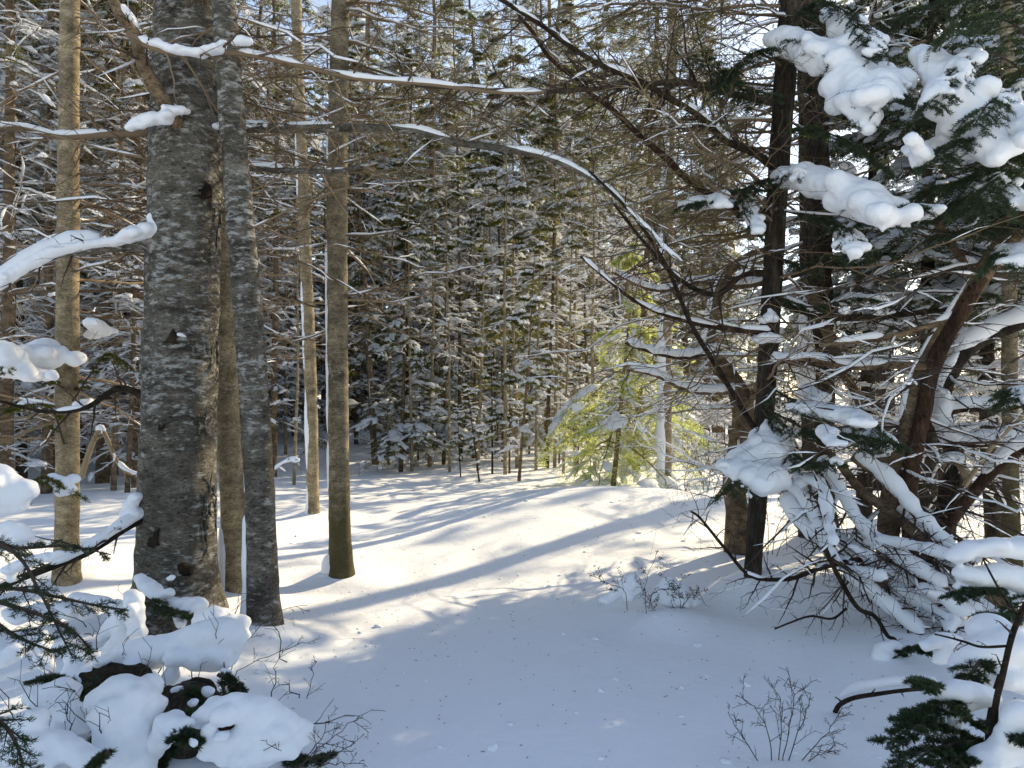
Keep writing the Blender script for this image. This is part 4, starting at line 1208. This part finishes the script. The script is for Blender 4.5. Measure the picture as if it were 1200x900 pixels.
pl = [
    ([(165, 678, 8), (172, 686, 11), (180, 692, 11), (186, 698, 8), (198, 694, 7)], 5.25, 0.7),
    ([(200, 678, 5), (203, 676, 4)], 5.2, 0.9),
    ([(200, 708, 9), (210, 710, 12), (220, 706, 9), (236, 708, 9), (210, 722, 9), (211, 732, 6)], 5.1, 0.8),
    ([(135, 780, 20), (150, 770, 22), (172, 766, 24), (195, 760, 22), (215, 756, 22), (235, 750, 25), (254, 745, 25), (268, 748, 20), (262, 765, 18), (240, 770, 20), (268, 775, 12), (200, 790, 12), (190, 805, 9), (150, 788, 18), (225, 775, 13)], 4.2, 0.75),
    ([(240, 728, 16), (255, 722, 16), (270, 730, 14), (282, 745, 13), (245, 740, 14)], 4.7, 0.75),
    ([(120, 822, 18), (138, 812, 22), (158, 812, 22), (172, 820, 18), (180, 828, 13), (140, 838, 25), (160, 845, 22), (150, 865, 24), (168, 872, 18), (140, 890, 25), (125, 845, 16), (160, 900, 22)], 3.75, 0.9),
    ([(180, 880, 14), (192, 845, 12), (205, 850, 14), (220, 848, 10), (200, 865, 9)], 3.75, 0.8),
    ([(232, 845, 10), (240, 838, 12), (255, 832, 15), (272, 828, 18), (290, 830, 22), (308, 836, 22), (325, 845, 20), (342, 855, 16), (352, 868, 10), (300, 858, 20), (272, 870, 18), (285, 885, 20), (315, 880, 20), (338, 878, 14), (262, 890, 13), (245, 856, 10), (238, 872, 7), (242, 890, 6)], 3.65, 0.75),
    ([(58, 812, 14), (72, 806, 15), (84, 812, 12), (40, 815, 14), (60, 826, 13), (85, 835, 18), (95, 848, 16), (75, 850, 15)], 3.9, 0.75),
    ([(20, 850, 15), (40, 842, 17), (30, 865, 18), (60, 870, 18), (85, 880, 18), (105, 890, 15), (10, 885, 18), (45, 895, 20)], 3.6, 0.75),
    ([(122, 745, 10), (132, 735, 13), (145, 725, 17), (138, 712, 12), (148, 745, 14), (128, 765, 12), (155, 700, 12), (160, 740, 12)], 4.9, 0.8),
    ([(40, 755, 9), (48, 745, 10), (50, 765, 11), (55, 780, 9)], 4.5, 0.9),
    ([(20, 760, 12), (5, 775, 14), (75, 760, 14), (95, 770, 16), (85, 790, 15), (110, 790, 14)], 4.6, 0.5),
    ([(100, 720, 14), (75, 712, 15), (50, 720, 16), (20, 718, 16), (120, 705, 12), (90, 700, 12)], 5.3, 0.5),
]
for ch_, d_, sq in pl:
    m_ = float(np.mean([c_[1] for c_ in ch_]))
    pads(BH, ch_, [f_ * min(d_, 0.86 * GD(m_)) for f_ in (1.02, 0.98)], min(0.9, sq * 1.05), rough=0.15, grow=1.02)
for ch_, d_ in (([(150, 790), (110, 800), (80, 830), (70, 850)], [4.1, 3.7]), ([(200, 860), (190, 880), (182, 905)], [3.7, 3.4]), ([(260, 800), (270, 840), (268, 880)], [4.0, 3.55]), ([(330, 880), (350, 890), (372, 890), (385, 885)], [3.6, 3.4]), ([(170, 700), (185, 710), (205, 718), (225, 722)], [5.1, 4.9]), ([(120, 800), (115, 850), (118, 900)], [3.9, 3.5]), ([(60, 850), (40, 880), (20, 900)], [3.7, 3.4])):
    laden_bough(BH, ch_, d_, 22, None, NEED_D, k=14, dens=14, droop=0.15, nw=0.003)
mb = MB()
for px_, py_ in zip(rng.uniform(20, 350, 40), rng.uniform(720, 890, 40)):
    b_ = P(px_, py_, 0.9 * GD(py_))
    d_ = unit(np.array([rng.normal(0, 0.7), rng.normal(-0.2, 0.4), rng.uniform(0.3, 1.0)]))
    L = rng.uniform(0.12, 0.38)
    pt = b_ + np.outer(np.linspace(-0.15, 1, 8), d_) * L + 0.012 * rng.normal(size=(8, 3))
    rr = 0.0035 * (1 - 0.7 * np.linspace(0, 1, 8))
    tubes(mb, pt[None], rr[None], 5)
    k1, r1 = kids(pt[None], rr[None], 5, 0.2, 0.5, 0.8, 0.1, 5, 0.3, 0.4, 0.7)
    tubes(mb, k1, r1, 4)
part("twig", mb, [TWIGD], BH, "stuff")
for px_, py_ in ((215, 808), (228, 822), (190, 825), (245, 812), (205, 862), (226, 868), (258, 862), (180, 800), (120, 775), (262, 790)):
    pads(BH, [(px_ + rng.normal(0, 3), py_ + rng.normal(0, 2), rng.uniform(4, 8)) for _ in range(4)], 0.845 * GD(py_), 0.8, rough=0.15)
for ch_ in ([(215, 800), (228, 815), (238, 830)], [(205, 845), (222, 838), (240, 835)], [(195, 870), (212, 862), (230, 870)], [(110, 800), (95, 812), (80, 822)], [(255, 790), (272, 800), (285, 815)], [(30, 800), (55, 795), (80, 800)], [(130, 880), (118, 888), (100, 905)]):
    laden_bough(BH, ch_, 0.85 * GD(np.mean([c_[1] for c_ in ch_])), 20, None, NEED_D, k=12, dens=12, droop=0.1, nw=0.003)
HB = thing("hanging_bough", P(0, 680, 3.2), "dark drooping bough with sparse needle sprays hanging over the snow beside the brush heap", "fir bough")
for ch_, d_, wd in (([(-30, 620), (20, 650), (45, 690), (70, 740), (85, 770)], [3.4, 3.2], 50), ([(-30, 690), (20, 690), (70, 700), (115, 710), (150, 715)], [3.3, 3.4], 42), ([(-30, 710), (10, 740), (40, 755), (70, 765)], [3.3, 3.1], 46), ([(-30, 640), (30, 642), (80, 640), (130, 650)], [3.6, 3.8], 40),
                    ([(-20, 700), (30, 715), (80, 735), (110, 765)], [3.2, 3.3], 42), ([(-20, 840), (5, 850), (22, 880), (30, 920)], [2.7, 2.6], 50)):
    laden_bough(HB, ch_, d_, wd, None, NEED_D, k=14, dens=7, nl=0.021, nw=0.0028, droop=0.1, flat=0.6, sub=4, lo=0.35, hi=0.8)
pads(HB, [(0, 556, 14), (8, 568, 18), (15, 582, 18), (22, 592, 12), (0, 590, 18), (-12, 575, 20)], 4.2, 0.95)
pads(HB, [(62, 560, 8), (72, 566, 11), (82, 574, 9), (70, 578, 7)], 4.6, 0.75)
pads(HB, [(10, 615, 9), (20, 618, 10), (30, 628, 9), (5, 625, 10)], 4.2, 0.75)
pads(HB, [(10, 668, 10), (35, 658, 11), (55, 652, 10), (15, 680, 8), (70, 648, 8)], 4.2, 0.6)
laden_bough(HB, [(-30, 560), (10, 575), (50, 560), (85, 575)], [4.3, 4.6], 34, None, NEED, k=14, dens=9)

# ------------------------------------------------------------------ trees behind: traced ones first, then the wood
FAR = []                          # (kind text, object, px, depth)


def plant_px(key, name, px, d, kind, cat, group, sc=1.0, **k):
    x = P(px, 450, d)[0]
    o = plant(key, name, x, d, None, cat, group, sc, **k)
    FAR.append((kind, o, px, d))
    return o


GS = "thin saplings along the far edge of the clearing"
for px, py, h, key, ly in ((490, 540, 1.0, "sapling a", 0.02), (505, 545, 0.8, "sapling b", 0.0), (562, 567, 0.75, "sapling b", -0.12), (577, 557, 1.0, "sapling b", 0.0), (597, 556, 0.8, "sapling a", 0.0), (583, 535, 0.9, "sapling b", 0.0), (608, 567, 1.25, "sapling a", 0.07), (620, 532, 1.0, "sapling a", 0.02),
                           (677, 552, 0.8, "sapling a", 0.02), (692, 566, 0.5, "sapling b", 0.0), (432, 512, 1.1, "sapling a", 0.0), (461, 532, 0.8, "sapling b", 0.0), (655, 545, 0.9, "sapling b", 0.03), (540, 560, 0.6, "sapling b", -0.05)):
    plant_px(key, "sapling", px, GD(py), "thin dark sapling", "sapling", GS, h, lean=(0, ly))
plant_px("pole b", "slim_tree", 540, GD(541), "thin pole-like tree", "tree", None, 1.0, lean=(0, -0.01))
plant_px("pole b", "slim_tree", 641, GD(549), "thin pole-like tree", "tree", None, 0.9, lean=(0, 0.03))
plant_px("spruce c", "spruce_tree", 516, 24, "stout dark spruce", "spruce", None, 1.0)
for px, d, sc, ln in ((455, 19, 1.0, 0.01), (483, 17.5, 0.9, -0.02), (503, 18.5, 1.1, 0.02), (527, 17, 0.8, -0.01), (560, 17.2, 0.9, 0.03), (592, 16.2, 1.0, 0.0), (606, 18.0, 1.2, -0.02), (628, 17.5, 0.9, 0.015), (650, 17.8, 1.1, 0.01), (660, 16.5, 0.8, 0.04), (674, 18.5, 1.2, 0.0), (697, 16.4, 1.0, -0.01), (735, 18.6, 1.2, 0.01), (335, 20, 1.1, 0.0), (345, 14.5, 0.8, 0.02)):
    plant_px("lit pole", "slim_tree", px, d, "slim sunlit-pale pole tree", "tree", "slim sunlit-pale trees along the back edge of the clearing", sc, lean=(0, ln))
for px, d in ((575, 29), (622, 33), (668, 31), (535, 34)):
    plant_px("spruce c", "spruce_tree", px, d, "bare-stemmed spruce", "spruce", "spruces and firs of the wood behind the clearing", 1.1)
plant_px("pole a", "slim_tree", 745, 17.5, "thin pole-like tree", "tree", None, 1.2)
plant_px("pole a", "slim_tree", 321, 16.5, "thin pole-like tree", "tree", None, 1.0)
yf = thing("young_fir", (0, 0, 0), "young yellow-green fir glowing in the sun at the edge of the clearing", "fir")
bpy.data.objects.remove(yf)
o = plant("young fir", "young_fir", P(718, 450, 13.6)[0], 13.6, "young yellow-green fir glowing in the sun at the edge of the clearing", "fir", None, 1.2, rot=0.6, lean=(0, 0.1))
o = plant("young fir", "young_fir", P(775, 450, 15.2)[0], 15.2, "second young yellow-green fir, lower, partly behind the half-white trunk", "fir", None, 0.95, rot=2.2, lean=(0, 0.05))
GW = "spruces and firs of the wood behind the clearing"
for key, px, d, sc in (("fir a", 440, 19, 0.95), ("fir b", 475, 22, 0.9), ("fir c", 418, 24, 1.1), ("olive fir", 555, 21, 0.8), ("olive fir", 590, 19.5, 0.85), ("fir c", 520, 19, 0.8), ("olive fir", 640, 20, 1.0), ("olive fir", 690, 21, 0.85), ("olive fir", 735, 24, 0.95), ("fir c", 470, 17.5, 0.85), ("olive fir", 615, 25, 1.1),
                       ("spruce b", 27, 14.5, 1.0), ("spruce b", 60, 17, 1.1), ("spruce b", 98, 19, 1.0), ("spruce a", 121, 15.0, 1.0), ("pole b", 134, 13.5, 0.9), ("pole b", 150, 13.2, 0.8), ("spruce c", 165, 14.0, 0.95), ("spruce a", 8, 12, 0.9), ("fir c", 345, 27, 1.2), ("spruce b", 232, 17, 1.0), ("fir a", 318, 24, 1.0)):
    nm = "fir_tree" if "fir" in key else "spruce_tree"
    plant_px(key, nm, px, d, "loose olive-lit fir" if key[0] == "o" else "snow-laden bushy fir" if nm == "fir_tree" else "bare-stemmed spruce", nm.split("_")[0], GW, sc)
for px, d, sc in ((1010, 9.3, 0.9), (1085, 8.2, 0.9), (1165, 8.6, 1.0), (1260, 7.2, 1.0)):
    plant_px("canopy fir", "fir_tree", px, d, "dark dense-canopied fir", "fir", "dark firs shading the near snow", sc)
plant_px("shade fir", "fir_tree", 1099, 12.2, "added high-crowned shade fir", "fir", None, 1.0)  # tree added to cast shade on the near snow
plant_px("stout spruce", "spruce_tree", 1034, 15.5, "very stout spruce", "spruce", None, 1.0, lean=(0, 0))
spots = [(o_.location[0], o_.location[1]) for _, o_, _, _ in FAR]
rr2 = np.random.default_rng(23)
n_ = 0
for _ in range(9000):
    if n_ >= 210:
        break
    d = 12.5 + 24 * rr2.uniform() ** 0.85
    px = rr2.uniform(-130, 1330)
    x = P(px, 450, d)[0]
    edge = np.interp(px, [-200, 150, 300, 330, 480, 520, 600, 700, 800, 830, 1400], [11.5, 13, 18, 33, 33, 24, 19, 18, 16, 12.5, 11])
    if d < edge or (700 < px < 1000 and d > 22 and rr2.uniform() < 0.5):
        continue
    c = x * math.cos(SUN_AZ) - d * math.sin(SUN_AZ)
    tt = x * math.sin(SUN_AZ) + d * math.cos(SUN_AZ)
    sunlane = -10.0 < c < -3.1 and tt < 36
    if min((x - a) ** 2 + (d - b) ** 2 for a, b in spots) < (1.9 if sunlane else 0.85 if px < 330 else 1.1) ** 2:
        continue
    u_ = rr2.uniform()
    sc_ = rr2.uniform(0.85, 1.15)
    if 770 < px < 1090 and d > 17:
        if u_ < 0.45:
            continue
        u_ = 0.99
        sunlane = True
    if -6.6 < c < -5.0 and 11 < tt < 30 and px > 560:
        continue
    if sunlane and px > 560:
        key = "bare pole" if u_ < 0.35 else "thicket"
        sc_ *= 0.8 if key == "thicket" and tt < 24 else 1.0
    elif px < 330:
        key = ["spruce a", "spruce b", "dead spruce", "pole a", "fir b", "dead spruce", "spruce a", "bare pole", "spruce c"][int(u_ * 9)]
    elif px < 560:
        key = ["fir a", "olive fir", "fir c", "dead spruce", "dead spruce", "bare pole", "olive fir", "bare pole", "spruce a"][int(u_ * 9)]
    elif px < 680:
        key = ["fir a", "dead spruce", "olive fir", "dead spruce", "olive fir", "spruce c", "olive fir", "bare pole"][int(u_ * 8)]
    elif px > 1230:
        continue
    else:
        key = ["dead spruce", "olive fir", "thicket", "thicket", "bare pole", "pole a", "olive fir", "dead spruce"][int(u_ * 8)]
    nm, kd, ct = {"s": ("spruce_tree", "bare-stemmed spruce", "spruce"), "f": ("fir_tree", "snow-laden bushy fir", "fir"), "p": ("slim_tree", "thin pole-like tree", "tree"), "o": ("fir_tree", "loose olive-lit fir", "fir"), "b": ("slim_tree", "thin bare pole tree", "tree"), "d": ("dead_spruce", "dead twiggy spruce", "dead tree"), "t": ("brush_thicket", "low snowy brush tangle", "brush")}[key[0]]
    plant_px(key, nm, px, d, kd, ct, GW, sc_)
    spots.append((x, d))
    n_ += 1

# labels that count the trees of one kind from one landmark towards the next
LM = [(-400, "photo's edge"), (78, "straight pale trunk"), (207, "thick grey trunk"), (297, "leaning trunk"), (362, "slim tan trunk"), (397, "mossy-footed trunk"), (540.5, "thin pole trunk"), (715, "yellow-green fir"), (781, "half-white trunk"), (892, "slim dark fir"), (955, "black spruce trunk"), (1085, "twisted tree"), (1600, "photo's edge")]
ORD = ["first", "second", "third", "fourth", "fifth", "sixth", "seventh", "eighth", "ninth", "tenth", "eleventh", "twelfth", "thirteenth", "fourteenth", "fifteenth", "sixteenth", "seventeenth", "eighteenth", "nineteenth", "twentieth"]
ORD += ["twenty-" + x for x in ORD[:9]] + ["thirtieth"] + ["thirty-" + x for x in ORD[:9]]
cells = {}
for kind, o, px, d in FAR:
    i = max(j for j in range(len(LM)) if LM[j][0] <= px)
    cells.setdefault((i, kind), []).append((px, o))
for (i, kind), lst in cells.items():
    lst.sort(key=lambda a: a[0])
    a, b = LM[i][1], LM[i + 1][1]
    if a == "photo's edge":
        a, b = b, a
        lst.reverse()
    for j, (px, o) in enumerate(lst):
        o["label"] = f"{kind}, {ORD[j]} from the {a} towards the {b}" if len(lst) > 1 else f"{kind}, only one between the {a} and the {b}"

# ------------------------------------------------------------------ the far wood, one mass
mb = MB()
rf = np.random.default_rng(77)


def far_template(seed):
    global rng
    rng = np.random.default_rng(seed)
    t = MB()
    hgt = rng.uniform(9, 15)
    z = np.linspace(-1, hgt, 8)
    solid_tube(t, np.column_stack([0.1 * np.sin(z), 0.1 * np.cos(z), z]), 0.15 * np.clip(1 - 0.9 * z / hgt, 0.05, 1.1), 6, 0.05, 0)
    nb = 84
    h = rng.uniform(1.0, hgt, nb)
    L = np.interp(h, [0, hgt], [2.0, 0.3]) * rng.uniform(0.5, 1.1, nb)
    p = bough_lines(h, rng.uniform(0, 6.28, nb), L, rng.normal(0.1, 0.2, nb), rng.uniform(0.2, 0.6, nb), 0.15, 6)
    rr = 0.022 * (1 - 0.7 * np.linspace(0, 1, 6))[None] * np.ones((nb, 1))
    tubes(t, p, rr, 3, 0)
    k1, r1 = kids(p, rr, 8, 0.25, 0.5, 0.9, 0.25, 3, 0.2, 0.9, 0.6, 0.5, 0.06, 0.006)
    tubes(t, k1, r1, 3, 0)
    a, b = segs(k1)
    needles(t, a, b, 4, 0.13, 0.035, 1)
    sel = rng.uniform(size=len(k1)) < 0.5
    kk = k1[sel]
    c = kk[:, 1] + UP * 0.03
    d = unit(kk[:, 2] - kk[:, 0])
    s = np.cross(d, UP)
    L = rng.uniform(0.1, 0.3, len(kk))[:, None]
    W = rng.uniform(0.05, 0.12, len(kk))[:, None]
    lumps(t, c, d, np.column_stack([L, W, W * 0.5]), 2)
    return t


TT = [far_template(s) for s in (1, 2, 3, 4)]
for i in range(300):
    t = TT[i % 4]
    d = rf.uniform(35, 66)
    px = rf.uniform(-160, 1360)
    if 585 < px < 630 and rf.uniform() < 0.5:
        continue
    if 1000 < px < 1200 and rf.uniform() < 0.4:
        continue
    x = P(px, 450, d)[0]
    a = rf.uniform(0, 6.28)
    sc = rf.uniform(1.2, 1.9) if px < 880 else rf.uniform(0.45, 0.75)
    R = np.array([[math.cos(a), -math.sin(a), 0], [math.sin(a), math.cos(a), 0], [0, 0, 1]]) * sc
    off = 0
    v = np.concatenate(t.v) @ R.T + np.array([x, d, float(H(x, d))])
    base = mb.n
    mb.v.append(v)
    for q, m in zip(t.q, t.qm):
        mb.q.append(q + base)
        mb.qm.append(m)
    for q, m in zip(t.t, t.tm):
        mb.t.append(q + base)
        mb.tm.append(m)
    mb.n += len(v)
part("forest", mb, [BARK_BROWN, NEED, SNOWC], None, "stuff")
